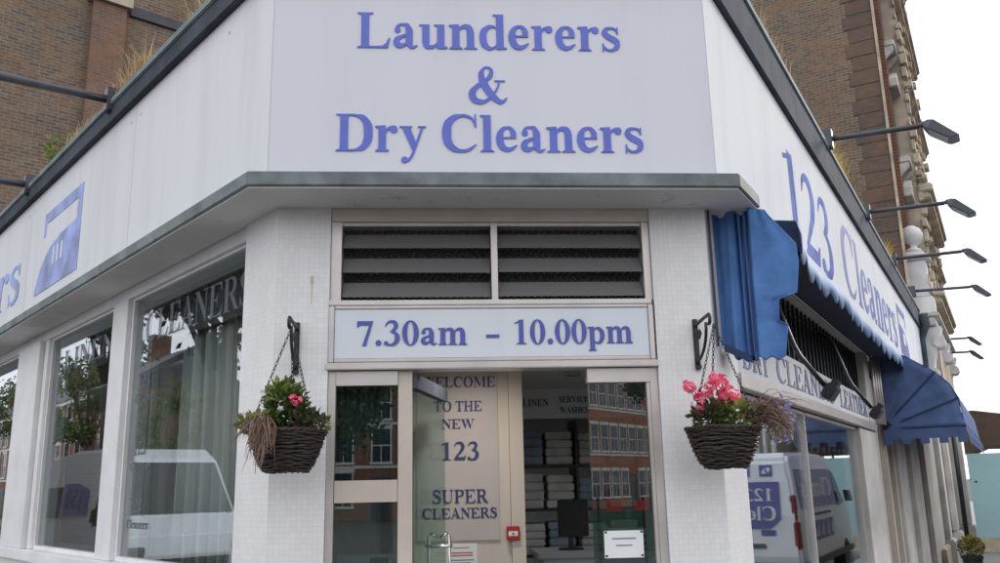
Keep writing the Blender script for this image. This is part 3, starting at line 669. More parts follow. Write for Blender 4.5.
# ------------------------------------------------------------------ awnings
# folded hood beside the door: hanging end panel with pleats
fa = thing('folded_awning', 'bright blue folded awning hanging in pleats beside the right pillar', 'awning', WR(.1, .2, 2.2))
NU, NV = 60, 22
right_edge = [(3.04, .27), (2.98, .30), (2.80, .43), (2.69, .432), (2.535, .408), (2.522, .315), (2.40, .305), (2.388, .35), (2.20, .318)]
def redge(z):
    for (z1, o1), (z0, o0) in zip(right_edge, right_edge[1:]):
        if z0 <= z <= z1: return o0 + (o1 - o0) * (z - z0) / (z1 - z0 + 1e-9)
    return right_edge[-1][1] if z < 2.3 else .2
vs, fs_ = [], []
for j in range(NV * 3 + 1):
    t = j / (NV * 3)
    for i in range(NU + 1):
        u = i / NU
        zt = 3.035 - .07 * max(0, u - .6) - .035 * sin(u * 9) ** 2 * (u < .8)
        zb = 2.30 - .09 * min(1, u * 3.2) + .008 * sin(u * 40)
        z = zt + (zb - zt) * t
        amp = .022 + .035 * t
        if u > .78: o = .30 * .78 + (redge(min(3.03, z)) - .30 * .78) * (u - .78) / .22
        else: o = .30 * u
        tight = math.exp(-((u - .52) / .13) ** 2)
        fold = (.012 + .016 * t) * sin(u * 15 + .5) + tight * (.020 + .02 * (1 - t)) * sin(u * 62 + .6 * t) + .006 * sin(u * 33 + 1.5 * t) + .010 * sin(t * 3.1 + u * 5) * u
        s = .15 + fold
        vs.append(tuple(WR(s, o, z))); 
for j in range(NV * 3):
    for i in range(NU):
        a = j * (NU + 1) + i; fs_.append((a, a + 1, a + NU + 2, a + NU + 1))
MB().add(vs, fs_).build('fabric', 'awning_blue', fa, smooth=True)
fo = fa.children[0]; md = fo.modifiers.new('thickness', 'SOLIDIFY'); md.thickness = .003
MB().tube([tuple(WR(.035, .012, 3.02)), tuple(WR(.035, .012, 2.28))], .007, 6).build('edge_bar', 'dark_plastic', fa)
sm = MB()
for u in (.50, .58): sm.tube([tuple(WR(.10, .36 * u, 2.98)), tuple(WR(.09, .33 * u, 2.6)), tuple(WR(.08, .33 * u, 2.24))], .005, 5)
sm.build('seam', 'rib_blue', fa)
MB().add([tuple(WR(s, o, z)) for s, o, z in ((.08, .03, 2.30), (.3, .03, 2.30), (.3, .16, 2.23), (.08, .16, 2.23), (.08, .03, 2.26), (.3, .03, 2.26), (.3, .16, 2.19), (.08, .16, 2.19))],
         [(0, 1, 2, 3), (7, 6, 5, 4), (0, 4, 5, 1), (1, 5, 6, 2), (2, 6, 7, 3), (3, 7, 4, 0)]).build('bottom_roll', 'rib_blue', fa)
# long retracted valance
va = thing('retracted_awning', 'long pale blue rolled awning strip with a scalloped valance under the right fascia', 'awning', WR(3, .2, 2.95))
vs, fs_ = [], []; N = 260
for i in range(N + 1):
    s = .19 + (7.15 - .19) * i / N; c = .5 + .5 * cos(2 * pi * (s / .30)); wob = .012 * sin(s * 3.1) + .008 * sin(s * 9.7) + .125 * math.exp(-max(0, s - .22) / .55)
    sag = -.012 * sin(s * 1.7) - .05 * math.exp(-max(0, s - .22) / .55)
    for o, z in ((.11, 3.055), (.25, 3.02 + sag), (.295 + wob, 2.985 + sag), (.31 + wob * 1.02, 2.91 + sag), (.305 + wob * 1.03, 2.875 + sag - .055 * (abs(c) ** .6))): vs.append(tuple(WR(s, o, z)))
for i in range(N):
    for k in range(4): a = i * 5 + k; fs_.append((a, a + 1, a + 6, a + 5))
o = MB().add(vs, fs_).build('valance', 'valance_blue', va, smooth=True); o.modifiers.new('thickness', 'SOLIDIFY').thickness = .003
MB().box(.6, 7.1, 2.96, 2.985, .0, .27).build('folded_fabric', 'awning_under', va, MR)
MB().tube([tuple(WR(.6, .27, 2.945)), tuple(WR(7.1, .27, 2.945))], .014, 8).build('front_bar', 'dark_plastic', va)
# open hood further on
ho = thing('hood_awning', 'open blue domed awning with dark ribs and a notched valance', 'awning', WR(9, .4, 2.0))
S0, S1 = 6.95, 13.0
prof = [(.10, 3.10), (.34, 3.0), (.62, 2.80), (.76, 2.64), (.83, 2.47), (.865, 2.16)]
piv = (.0, 2.16)
vs, fs_ = [], []                                     # near end: fan of panels between ribs, slightly slack
fan = [(.02, 2.98), (.06, 3.10)] + prof[1:]
NR = 10
def lerp(a, b, t): return a + (b - a) * t
dense = []
for a, b in zip([(.10, 3.10)] + prof[1:], prof[1:]):
    for k in range(8): dense.append((lerp(a[0], b[0], k / 8), lerp(a[1], b[1], k / 8)))
dense.append(prof[-1]); dense = [(0.0, 3.10), (.05, 3.10)] + dense
for i, (o, z) in enumerate(dense):
    for k in range(NR + 1):
        t = k / NR; oo, zz = lerp(piv[0], o, t), lerp(piv[1], z, t)
        ang = math.atan2(z - piv[1], o - piv[0]); sag = .03 * abs(sin(ang * 4.2)) * t * (1.2 - t) + .006 * t * sin(ang * 23 + t * 5) + .008 * t * (1 - t) * sin(ang * 9 + t * 11)
        vs.append(tuple(WR(S0 + sag, oo, zz)))
for i in range(len(dense) - 1):
    for k in range(NR): a = i * (NR + 1) + k; fs_.append((a, a + 1, a + NR + 2, a + NR + 1))
o = MB().add(vs, fs_).build('end_panel', 'hood_blue', ho, smooth=True); o.modifiers.new('thickness', 'SOLIDIFY').thickness = .003
vs, fs_ = [], []; NS = 60                             # front cover
for i in range(NS + 1):
    s = lerp(S0, S1, i / NS); sc = .02 * sin(s * 4.1)
    for o_, z_ in dense[2:]: vs.append(tuple(WR(s, o_ + .012 * sin(s * 6 + z_ * 4) * (z_ < 2.9), z_)))
n = len(dense) - 2
for i in range(NS):
    for k in range(n - 1): a = i * n + k; fs_.append((a, a + 1, a + n + 1, a + n))
o = MB().add(vs, fs_).build('cover', 'hood_blue', ho, smooth=True); o.modifiers.new('thickness', 'SOLIDIFY').thickness = .003
def notched(pts, z0, deep, shallow, pitch):
    m = MB(); 
    for (p0, p1) in zip(pts, pts[1:]):
        pass
    return m
m = MB(); n_ = 9                                     # valances: end and front, notched
for k in range(n_):
    o0, o1 = lerp(.0, .875, k / n_), lerp(.0, .875, (k + 1) / n_); zb = 1.97 if k % 2 == 0 else 2.03
    m.box(S0 - .008, S0 - .004, zb, 2.158, o0, o1)
m.build('end_valance', 'hood_blue', ho, MR)
m = MB(); k = 0; s = S0
while s < S1:
    zb = 1.96 if k % 2 == 0 else 2.04
    m.add([(s, 2.158, .868), (s + .22, 2.158, .868), (s + .22, zb, .90), (s, zb, .90), (s, 2.158, .872), (s + .22, 2.158, .872), (s + .22, zb, .904), (s, zb, .904)],
          [(0, 1, 2, 3), (7, 6, 5, 4), (0, 4, 5, 1), (1, 5, 6, 2), (2, 6, 7, 3), (3, 7, 4, 0)]); s += .221; k += 1
m.build('front_valance', 'hood_blue', ho, MR)
for o_, z_ in ((.63, 2.79), (.83, 2.47), (.865, 2.16)):
    MB().tube([tuple(WR(S0 - .012, lerp(piv[0], o_, .25), lerp(piv[1], z_, .25))), tuple(WR(S0 - .012, o_, z_))], .010, 6).build('rib', 'rib_blue', ho)
MB().tube([tuple(WR(S0 - .012, .865, 2.16)), tuple(WR(S1, .865, 2.16))], .012, 6).build('front_bar', 'rib_blue', ho)
MB().tube([tuple(WR(S0, .02, 2.17)), tuple(WR(S0 - .03, .08, 2.2)), tuple(WR(S0, .02, 2.24))], .03, 6).build('pivot_bracket', 'dark_plastic', ho)

# ------------------------------------------------------------------ floodlights on the coping
def floodlight(M, s, z, ln, label, rise=.0, head=.27, ar=.026):
    t = thing('floodlight', label, 'floodlight', M @ Vector((s, z, .1)), 'floodlights on long arms over the fascias')
    MB().box(s - .045, s + .045, z - .10, z + .09, .06, .19).build('wall_plate', 'lamp_grey', t, M, bevel=.006)
    e = .14 + ln
    MB().tube([(s, z, .12), (s, z + rise * .5, .12 + ln * .5), (s, z + rise, e)], ar, 8).build('arm', 'lamp_grey', t, M, smooth=True)
    MB().tube([(s, z + rise, e), (s, z + rise + .02, e + .05)], .026, 8).build('knuckle', 'lamp_grey', t, M)
    hd = MB(); Mh = M @ Matrix.Translation(Vector((s, z + rise + .01, e + .04))) @ Matrix.Rotation(radians(38), 4, 'X')
    hd.add([(-.06, -.03, 0), (.06, -.03, 0), (.06, .03, 0), (-.06, .03, 0), (-.10, -.05, .06), (.10, -.05, .06), (.10, .045, .06), (-.10, .045, .06),
            (-.10, -.05, .06 + head * .8), (.10, -.05, .06 + head * .8), (.10, .012, .06 + head), (-.10, .012, .06 + head)],
           [(0, 1, 2, 3), (0, 4, 5, 1), (1, 5, 6, 2), (2, 6, 7, 3), (3, 7, 4, 0), (4, 8, 9, 5), (5, 9, 10, 6), (6, 10, 11, 7), (7, 11, 8, 4), (8, 11, 10, 9)])
    ho_ = hd.build('lamp_head', 'lamp_grey', t, Mh, bevel=.008)
    MB().box(-.085, .085, -.056, -.0515, .075, .05 + head * .78).build('lamp_glass', 'lamp_glass', t, Mh)
    return t
FL = [(3.93, 4.75, .80, -.05), (6.55, 4.72, .85, -.04), (9.5, 4.77, .91, -.02), (12.7, 4.86, .92, -.04), ]
RL = ['nearest floodlight over the right fascia, its arm crossing the brick flank wall', 'second floodlight along the right fascia, level with the white ball finial',
      'third floodlight along the right fascia, just under the ball finial pedestal', 'fourth floodlight along the right fascia, at its far end']
for (s, z, ln, ri), lb in zip(FL, RL): floodlight(MR, s, z, ln, lb, ri)
floodlight(MR, 19.2, 4.83, .62, 'upper of the two small floodlights on the far stone facade', -.02).location
floodlight(MR, 18.9, 4.46, .62, 'lower of the two small floodlights on the far stone facade', -.02)
floodlight(ML, -2.52, 4.50, 1.5, 'floodlight arm over the left fascia nearer the corner', -.06, .22, .032)
floodlight(ML, -4.92, 4.50, 1.5, 'floodlight arm over the left fascia farther from the corner', -.06, .22, .032)
def sign_lamp(s, lb):
    t = thing('sign_lamp', lb, 'lamp', WR(s, 0, 2.8), 'black lamps on bent arms under the awning')
    MB().tube([(s, 2.85, -.06), (s, 2.75, .05), (s, 2.44, .14), (s, 2.37, .17), (s + .02, 2.17, .30)], .016, 8).build('arm', 'black_iron', t, MR, smooth=True)
    Mh = MR @ Matrix.Translation(Vector((s + .03, 2.13, .33))) @ Matrix.Rotation(radians(35), 4, 'X')
    MB().box(-.09, .09, -.05, .05, -.035, .035).build('lamp_head', 'black_iron', t, Mh, bevel=.01)
    MB().box(-.06, .06, .05, .085, -.02, .02).build('bracket', 'black_iron', t, Mh)
    MB().box(-.08, .08, -.056, -.0505, -.025, .025).build('lamp_glass', 'lamp_glass', t, Mh)
sign_lamp(1.35, 'black lamp on a bent arm in the middle of the trade sign')
sign_lamp(3.55, 'black lamp on a bent arm at the far end of the trade sign')

# ------------------------------------------------------------------ brick building, left, and ornate terrace, right
bl = thing('brick_building', 'tall yellow stock brick house end wall rising behind the left fascia', 'building', WL(12.2, -3, 0))
MFl = frame(WL(12.1, 0, 0), -dL)          # x to the viewer's right = inwards
MB().box(0, 7, 0, 17, -.3, 0).build('flank_wall', 'stock_brick', bl, MFl)
MB().box(-6, -.01, 0, 17, -9, -.31).build('back_wall', 'stock_brick', bl, MFl) if False else None
MB().box(2.05, 2.65, 0, 10.6, .003, .16).build('chimney_breast', 'pier_brick', bl, MFl)
MB().box(1.97, 2.73, 10.602, 10.80, .003, .24).build('stone_cap', 'pale_stone', bl, MFl)
MB().box(2.15, 2.60, 10.802, 17, .003, .10).build('chimney_breast', 'pier_brick', bl, MFl)
MB().box(2.75, 7, 10.55, 10.75, .003, .06).build('string_course', 'slate', bl, MFl)
MB().box(-30, -12.4, 0, 17, -8, -.02).build('facade', 'stock_brick_dark', bl, ML)

te = thing('ornate_terrace', 'tall Victorian terrace with brick flank wall and carved stone facade beyond the shop', 'building', WR(16, 0, 0))
MFr = frame(WR(13.9, 0, 0), -dR)          # x = off
MB().box(-9, -.002, 0, 19, -.3, 0).build('flank_wall', 'stock_brick', te, MFr)
MB().box(-9, -.005, 9.30, 9.52, .002, .05).build('string_course', 'slate', te, MFr) if False else None
q = MB()
for i in range(46):
    z = 4.4 + i * .32; wd = .60 if i % 2 == 0 else .52
    q.box(-wd, -.03, z, z + .29, .002, .010 if i % 2 else .016)
q.build('quoins', 'quoin_brick', te, MFr, bevel=.012)
MB().box(-.022, .03, 4.4, 19, .003, .05).build('corner_strip', 'pale_stone', te, MFr)
MB().box(14.21, 19.6, 3.2, 19, -6, 0).build('facade_wall', 'red_brick', te, MR)
MB().box(14.3, 15.0, 5.0, 19, .003, .10).build('brick_pier', 'red_brick', te, MR)
# carved stone bay
bay = MB(); bay.box(15.05, 19.6, 3.2, 19, .003, .33); bay.build('stone_bay', 'pale_stone', te, MR)
for z, d, h in ((5.0, .50, .30), (6.2, .42, .16), (7.2, .56, .34), (7.55, .46, .14), (9.6, .44, .22), (11.8, .48, .34), (14.0, .44, .3)):
    mo = MB(); mo.box(15.0, 19.75, z, z + h * .45, .335, d); mo.box(14.98, 19.78, z + h * .46, z + h, .335, d + .06); mo.build('cornice', 'pale_stone', te, MR, bevel=.03)
rng = random.Random(3)
for s in (15.15, 16.5, 17.9, 19.2):
    rl = MB(); rl.box(s - .1, s + .1, 5.5, 16.5, .3315, .35)
    for z in [5.5 + .28 * k for k in range(38)]:
        wv = rng.uniform(.08, .22); rl.box(s - wv, s + wv, z, z + rng.uniform(.12, .24), .332, .332 + rng.uniform(.03, .13))
    rl.build('carving', 'pale_stone', te, MR, bevel=.03)
for s in (14.65, ):
    for z in (5.6, 8.0, 10.6, 13.2):
        wn = MB(); wn.box(s - .22, s + .22, z, z + 1.5, .101, .115); wo = wn.build('window', 'sash_glass', te, MR)
        MB().box(s - .33, s + .33, z - .16, z - .02, .10, .30).build('sill', 'weathered_stone', wo, MR, bevel=.02)
        hd = MB(); hd.add([(s - .34, z + 1.52, .1), (s + .34, z + 1.52, .1), (s + .34, z + 1.7, .1), (s, z + 1.95, .1), (s - .34, z + 1.7, .1),
                           (s - .34, z + 1.52, .26), (s + .34, z + 1.52, .26), (s + .34, z + 1.7, .26), (s, z + 1.95, .26), (s - .34, z + 1.7, .26)],
                          [(0, 1, 2, 3, 4), (9, 8, 7, 6, 5), (0, 5, 6, 1), (1, 6, 7, 2), (2, 7, 8, 3), (3, 8, 9, 4), (4, 9, 5, 0)])
        hd.build('hood_mould', 'weathered_stone', wo, MR, bevel=.015)
        br = MB()
        for dx in (-.27, .27): br.add([(s + dx - .05, z - .42, .1), (s + dx + .05, z - .42, .1), (s + dx + .05, z - .17, .1), (s + dx - .05, z - .17, .1), (s + dx - .05, z - .26, .27), (s + dx + .05, z - .26, .27), (s + dx + .05, z - .17, .27), (s + dx - .05, z - .17, .27)],
                                     [(0, 1, 2, 3), (4, 5, 6, 7), (0, 4, 5, 1), (1, 5, 6, 2), (2, 6, 7, 3), (3, 7, 4, 0)])
        br.build('bracket', 'weathered_stone', wo, MR)
# ground storey of the terrace: stucco shopfront piers, consoles, cornice
MB().box(14.22, 19.6, 0, 3.19, -6, .05).build('shopfront_wall', 'stucco', te, MR)
for s in (14.0, 16.6, 19.2):
    e_ = .16 if s > 19 else 0
    MB().box(s - .28, s + .28, .5, 3.6, .055, .17 + e_).build('pilaster', 'stucco', te, MR, bevel=.02)
    MB().box(s - .36, s + .36, 0, .49, .055, .24 + e_).build('plinth', 'stucco', te, MR, bevel=.03)
    co = MB()
    co.add([(s - .22, 3.3, .17), (s + .22, 3.3, .17), (s + .22, 4.35, .17), (s - .22, 4.35, .17), (s - .22, 3.35, .24), (s + .22, 3.35, .24), (s + .22, 3.75, .30), (s - .22, 3.75, .30), (s + .22, 4.35, .48), (s - .22, 4.35, .48)],
           [(0, 1, 2, 3), (0, 4, 5, 1), (4, 7, 6, 5), (7, 9, 8, 6), (9, 3, 2, 8), (1, 5, 6, 8, 2), (0, 3, 9, 7, 4)])
    co.tube([(s - .25, 4.05, .40), (s + .25, 4.05, .40)], .11, 14); co.tube([(s - .24, 3.5, .26), (s + .24, 3.5, .26)], .08, 12)
    co.build('console', 'white_stone', te, MR, bevel=.012)
MB().box(13.72, 19.7, 4.36, 4.52, .03, .40).box(13.71, 19.72, 4.53, 4.62, .02, .47).build('shop_cornice', 'stucco', te, MR, bevel=.02)
MB().box(13.8, 19.6, 3.62, 4.34, .0, .10).build('shop_fascia', 'stucco', te, MR)
for s in (18.3, 18.55): MB().tube([(s, 0, .22), (s, 3.2, .22)], .045, 8).build('drain_pipe', 'dark_plastic', te, MR, smooth=True)
# pedestal with ball finial above the party wall
pe = thing('ball_finial', 'white stone pedestal topped with a ball finial above the shop end', 'finial', WR(14.3, .1, 4.63))
MB().box(14.12, 14.66, 4.63, 5.00, -.14, .40).box(14.16, 14.62, 5.001, 5.75, -.10, .34).box(14.10, 14.68, 5.751, 5.85, -.16, .42).box(14.2, 14.58, 5.851, 5.95, -.06, .32).build('pedestal', 'white_stone', pe, MR, bevel=.02)
MB().lathe([(.03, 0), (.15, .01), (.16, .05), (.09, .09), (.09, .14), (.17, .20), (.215, .30), (.215, .38), (.17, .48), (.08, .545), (.02, .56)], 20, MR @ Matrix.Translation(Vector((14.39, 5.952, .13))) @ Matrix.Rotation(-pi / 2, 4, 'X')).build('ball', 'white_stone', pe, smooth=True)
MB().box(14.1, 14.7, 5.1, 5.16, .345, .40).box(14.22, 14.34, 5.25, 5.45, .342, .36).box(14.44, 14.56, 5.25, 5.45, .342, .36).build('moulding', 'pale_stone', pe, MR)

# hoarding, canopy and planter beyond
hb = thing('hoarding', 'plain turquoise hoarding standing at the far end of the pavement', 'hoarding', WR(17.6, 1.5, 0))
MB().box(.46, 4.2, .30, 2.06, 17.55, 17.60).map(lambda x, y, z: tuple(WR(z, x, y))).build('panel', 'turquoise_board', hb)
MB().box(.44, 4.2, 0, .298, 17.5, 17.75).map(lambda x, y, z: tuple(WR(z, x, y))).build('brick_base', 'pale_stone', hb)
MB().box(.455, .475, 1.50, 1.53, 17.535, 17.549).box(.55, .60, 1.45, 1.48, 17.535, 17.549).map(lambda x, y, z: tuple(WR(z, x, y))).build('latch', 'dark_plastic', hb)
cn = thing('canopy', 'dark brown canvas canopy beyond the turquoise hoarding', 'canopy', WR(21, 1, 2.4))
m = MB(); m.add([tuple(WR(s, o, z)) for s in (20.2, 24) for o, z in ((.34, 3.12), (.62, 3.16), (4.0, 2.55), (4.0, 2.25), (.8, 2.30), (.34, 2.10))], [(0, 1, 2, 3, 4, 5), (11, 10, 9, 8, 7, 6)] + [(i, (i + 1) % 6, 6 + (i + 1) % 6, 6 + i) for i in range(6)])
m.build('cover', 'brown_canvas', cn)
MB().tube([tuple(WR(20.3, 2.6, 0)), tuple(WR(20.3, 2.6, 2.6))], .03, 8).build('post', 'dark_plastic', cn)

# ------------------------------------------------------------------ planting helpers
def leaf(mb, p, d, n, ln, wd):
    d = d.normalized(); s = d.cross(n)
    if s.length < 1e-4: s = d.orthogonal()
    s.normalize(); n2 = s.cross(d)
    b = p + d * ln * .5 + n2 * ln * .08
    mb.add([tuple(p), tuple(b + s * wd), tuple(p + d * ln), tuple(b - s * wd)], [(0, 1, 2, 3)])
def rv(r): 
    while True:
        v = Vector((r.uniform(-1, 1), r.uniform(-1, 1), r.uniform(-1, 1)))
        if .05 < v.length < 1: return v
def grass(mb, base, n, h, spread, r, lean=.5, wd=.004):
    for _ in range(n):
        p = base(r); l = rv(r) * lean; l.z = 1; l.normalize(); hh = h * r.uniform(.4, 1.1)
        q = p + l * hh * .6; e = q + (l + Vector((l.x, l.y, -.5)) * .7).normalized() * hh * .45
        s = Vector((r.uniform(-1, 1), r.uniform(-1, 1), 0)).normalized() * wd
        mb.add([tuple(p - s), tuple(p + s), tuple(q + s * .8), tuple(q - s * .8), tuple(e)], [(0, 1, 2, 3), (3, 2, 4)])
# weeds along the copings
def weed(fn, s0, s1, off, z, n, h, mat, lb, name='dry_weed'):
    r = random.Random(int(s0 * 100) + n); m = MB()
    grass(m, lambda r: fn(r.triangular(s0, s1), off + r.uniform(-.10, .10), z), n * 2, h * .9, 0, r, .75, .004)
    return tag(m.build(name, mat), lb, 'weed', 'weeds growing on the copings')
weed(WL, .45, 1.15, .05, 4.49, 130, .22, 'straw', 'straw coloured weeds on the left coping close to the corner')
weed(WL, 1.75, 2.6, .05, 4.49, 140, .32, 'straw', 'dry grass tuft on the left coping beside the floodlight plate')
weed(WL, 2.9, 4.0, .05, 4.49, 80, .18, 'straw', 'thin dry weeds on the left coping between the two floodlights')
gw = MB(); r = random.Random(9)
for k in range(9): gw.tube([tuple(WL(4.25, .05, 4.46)), tuple(WL(4.25, .05, 4.55) + Vector((.15 * cos(k * .7), .15 * sin(k * .7), .06 + .02 * k)))], .004, 4)
for k in range(9):
    a0_, e0_ = WL(4.25, .05, 4.46), WL(4.25, .05, 4.55) + Vector((.15 * cos(k * .7), .15 * sin(k * .7), .06 + .02 * k))
    for q_ in range(26):
        leaf(gw, a0_.lerp(e0_, r.uniform(.35, 1)), rv(r), rv(r), .065, .013)
tag(gw.build('green_weed', 'leaf_lime'), 'bushy green weed growing on the left coping', 'weed', 'weeds growing on the copings')
weed(WR, .9, 2.3, .05, 4.68, 160, .20, 'straw', 'dry reddish straw weeds on the right coping near the top of the photo')
weed(WR, 4.0, 5.3, .05, 4.68, 200, .26, 'straw_yellow', 'yellow weeds on the right coping beyond the nearest floodlight')
weed(WR, 8.2, 9.4, .05, 4.68, 150, .24, 'straw_yellow', 'yellowish green weeds on the right coping below the ball finial')

# ------------------------------------------------------------------ hanging baskets
def wall_bracket(x, lb):
    t = thing('basket_bracket', lb, 'bracket', (x, 0, 2.28), 'black iron brackets holding the hanging baskets')
    MB().box(x - .013, x + .013, 2.16, 2.42, .0, .014, MF).lathe([(.018, 0), (.018, .008)], 10, MF @ Matrix.Translation(Vector((x, 2.17, .012)))).build('wall_plate', 'black_iron', t, bevel=.003)
    MB().tube([(x, 2.385, .01), (x, 2.395, .13), (x, 2.40, .245), (x, 2.385, .258), (x, 2.36, .252), (x, 2.352, .235)], .009, 8, MF).build('arm', 'black_iron', t, smooth=True)
    c = MB(); pts = [(x, 2.18, .014)]
    for k in range(9): a = k / 8; pts.append((x, 2.20 + .17 * a ** 1.6, .02 + .17 * sin(a * pi / 2)))
    c.tube(pts, .008, 8, MF)
    sp = [(x, 2.325 + .03 * (1 - k / 16) * sin(k * .6), .065 + .03 * (1 - k / 16) * cos(k * .6)) for k in range(15)]
    c.tube(sp, .006, 6, MF); c.build('scroll', 'black_iron', t, smooth=True)
    return t
def basket(x, yo, zr, lb):
    """woven bowl: rods wound round stakes"""
    t = thing('hanging_basket', lb, 'hanging basket', (x, -yo, zr - .185), 'hanging flower baskets on the pillars')
    cx = Vector((x, -yo, 0)); zb = zr - .185
    def rad(v): return .082 + (.172 - .082) * (v ** .55)
    st = MB()
    for k in range(18):
        a = 2 * pi * k / 18
        st.tube([tuple(cx + Vector((cos(a), sin(a), 0)) * rad(v) + ZZ * (zb + v * .185)) for v in (0, .2, .45, .7, 1.0)], .0032, 5)
    st.build('stakes', 'wicker', t, smooth=True)
    wv = MB(); rows = 18; rj = random.Random(int(zr * 1000))
    for i in range(rows):
        v = (i + .5 + rj.uniform(-.25, .25)) / rows; path = []; j1, j2, th_ = rj.uniform(0, 6), rj.uniform(0, 6), rj.uniform(.0048, .0068)
        for k in range(91):
            a = 2 * pi * k / 90; rr = rad(v) + .0035 * cos(9 * a + pi * i + .35 * sin(i * 2.3)); path.append(tuple(cx + Vector((cos(a), sin(a), 0)) * rr + ZZ * (zb + v * .185 + .0030 * sin(3 * a + j1) + .0016 * sin(11 * a + j2))))
        wv.tube(path, th_, 6, cap=False)
    wv.build('weave', 'wicker', t, smooth=True)
    rm = MB()
    for ph in (0, pi):
        path = [tuple(cx + Vector((cos(a), sin(a), 0)) * (.174 + .0045 * cos(17 * a + ph + .5 * sin(3 * a))) + ZZ * (zr + .002 + .005 * sin(17 * a + ph + .5 * sin(3 * a)) + .002 * sin(5 * a))) for a in [2 * pi * k / 144 for k in range(145)]]
        rm.tube(path, .0058, 6, cap=False)
    rm.build('rim', 'wicker', t, smooth=True)
    MB().lathe([(.01, 0), (.08, .0), (.155, .15), (.162, .165), (.01, .172)], 24, Matrix.Translation(cx + ZZ * (zb + .004))).build('soil', 'soil', t)
    hook = Vector((x, -.240, 2.352))
    for k in range(3):
        a = radians((200, 320, 90)[k]); e = cx + Vector((cos(a), sin(a), 0)) * .172 + ZZ * (zr + .01)
        ch = MB(); n = int((hook - e).length / .019); dd = (e - hook).normalized()
        sx = dd.orthogonal().normalized(); sy = dd.cross(sx)
        for j in range(n):
            c = hook + (e - hook) * ((j + .5) / n); q_ = sx if j % 2 else sy
            ch.tube([tuple(c + dd * .0125 * cos(b) + q_ * .0055 * sin(b)) for b in [2 * pi * m_ / 8 for m_ in range(9)]], .0019, 4, cap=False)
        ch.build('chain', 'black_iron', t)
    return t, cx
wall_bracket(-.985, 'black iron bracket on the left pillar, pointing straight out')
wall_bracket(1.045, 'black iron scroll bracket on the right pillar')
b1, c1 = basket(-.975, .255, 1.862, 'dark wicker hanging basket of green leaves and one pink flower')
b2, c2 = basket(1.068, .255, 1.842, 'dark wicker hanging basket of bright pink geraniums and dried stems')
def blob(mb, c, n, sx, sy, sz, ln, wd, r, upb=.3):
    for _ in range(n):
        v = rv(r); p = c + Vector((v.x * sx, v.y * sy, v.z * sz)); d = Vector((v.x, v.y, v.z + upb)) + rv(r) * .7
        leaf(mb, p, d, rv(r), ln * r.uniform(.6, 1.2), wd * r.uniform(.7, 1.2))
def droop(mb, p, n, ln, r, dirv, spread=.5, wd=.0035, drop=1.0):
    for _ in range(n):
        q = p + rv(r) * .035; d = (dirv + rv(r) * spread).normalized(); path = []
        l = ln * r.uniform(.5, 1.1)
        for k in range(6):
            path.append(q.copy()); q = q + d * l / 5; d = (d + Vector((0, 0, -.42 * drop)) + rv(r) * .38).normalized()
        mb.tube([tuple(a) for a in path], [wd, wd, wd * .9, wd * .8, wd * .6, wd * .3], 4)
r = random.Random(21)
def flower_head(mb, c, rad, n, r):
    for _ in range(n):
        v = rv(r).normalized(); p = c + v * rad * r.uniform(.5, 1)
        n1 = v.orthogonal().normalized(); n2 = v.cross(n1); a0 = r.uniform(0, 6)
        for k in range(5):
            a = a0 + k * 2 * pi / 5; d = n1 * cos(a) + n2 * sin(a) + v * .25
            leaf(mb, p, d, v, .0175, .0075)
# left basket planting
m = MB(); blob(m, c1 + Vector((-.005, -.01, 1.98)), 420, .085, .08, .10, .045, .013, r); blob(m, c1 + Vector((.03, 0, 1.93)), 160, .10, .09, .06, .04, .013, r); m.build('foliage', 'leaf_green', b1)
m = MB(); blob(m, c1 + Vector((-.135, -.03, 1.905)), 190, .085, .08, .038, .036, .012, r); blob(m, c1 + Vector((-.02, -.03, 2.03)), 130, .07, .06, .055, .04, .013, r)
blob(m, c1 + Vector((.135, -.02, 1.895)), 120, .055, .06, .035, .03, .010, r)
for sx, n in ((-.15, 10), (.15, 8)): droop(m, c1 + Vector((sx, -.05, 1.90)), n, .07, r, Vector((sx * 4, -.3, .35)), .5, .0016)
m.build('foliage', 'leaf_lime', b1)
m = MB(); blob(m, c1 + Vector((.10, -.06, 1.90)), 130, .08, .07, .04, .032, .010, r); m.build('foliage', 'dark_leaf', b1)
m = MB(); droop(m, c1 + Vector((-.075, -.15, 1.895)), 60, .24, r, Vector((.0, -.55, .10)), .4, .0024, 1.6); droop(m, c1 + Vector((-.13, -.10, 1.885)), 60, .10, r, Vector((-.5, -.4, .5)), .9, .002); blob(m, c1 + Vector((-.09, -.15, 1.83)), 160, .05, .03, .08, .025, .006, r, -.5); m.build('dried_stems', 'dry_stem', b1)
m = MB(); flower_head(m, c1 + Vector((.035, -.10, 2.005)), .014, 5, r); flower_head(m, c1 + Vector((.062, -.10, 1.998)), .012, 4, r); flower_head(m, c1 + Vector((.045, -.11, 1.985)), .008, 3, r); m.build('flower', 'petal_pink', b1)
m = MB(); 
for _ in range(2): flower_head(m, c1 + Vector((r.uniform(-.17, .0), -.11, r.uniform(1.93, 2.04))), .004, 1, r)
m.build('blossom', 'paper', b1)
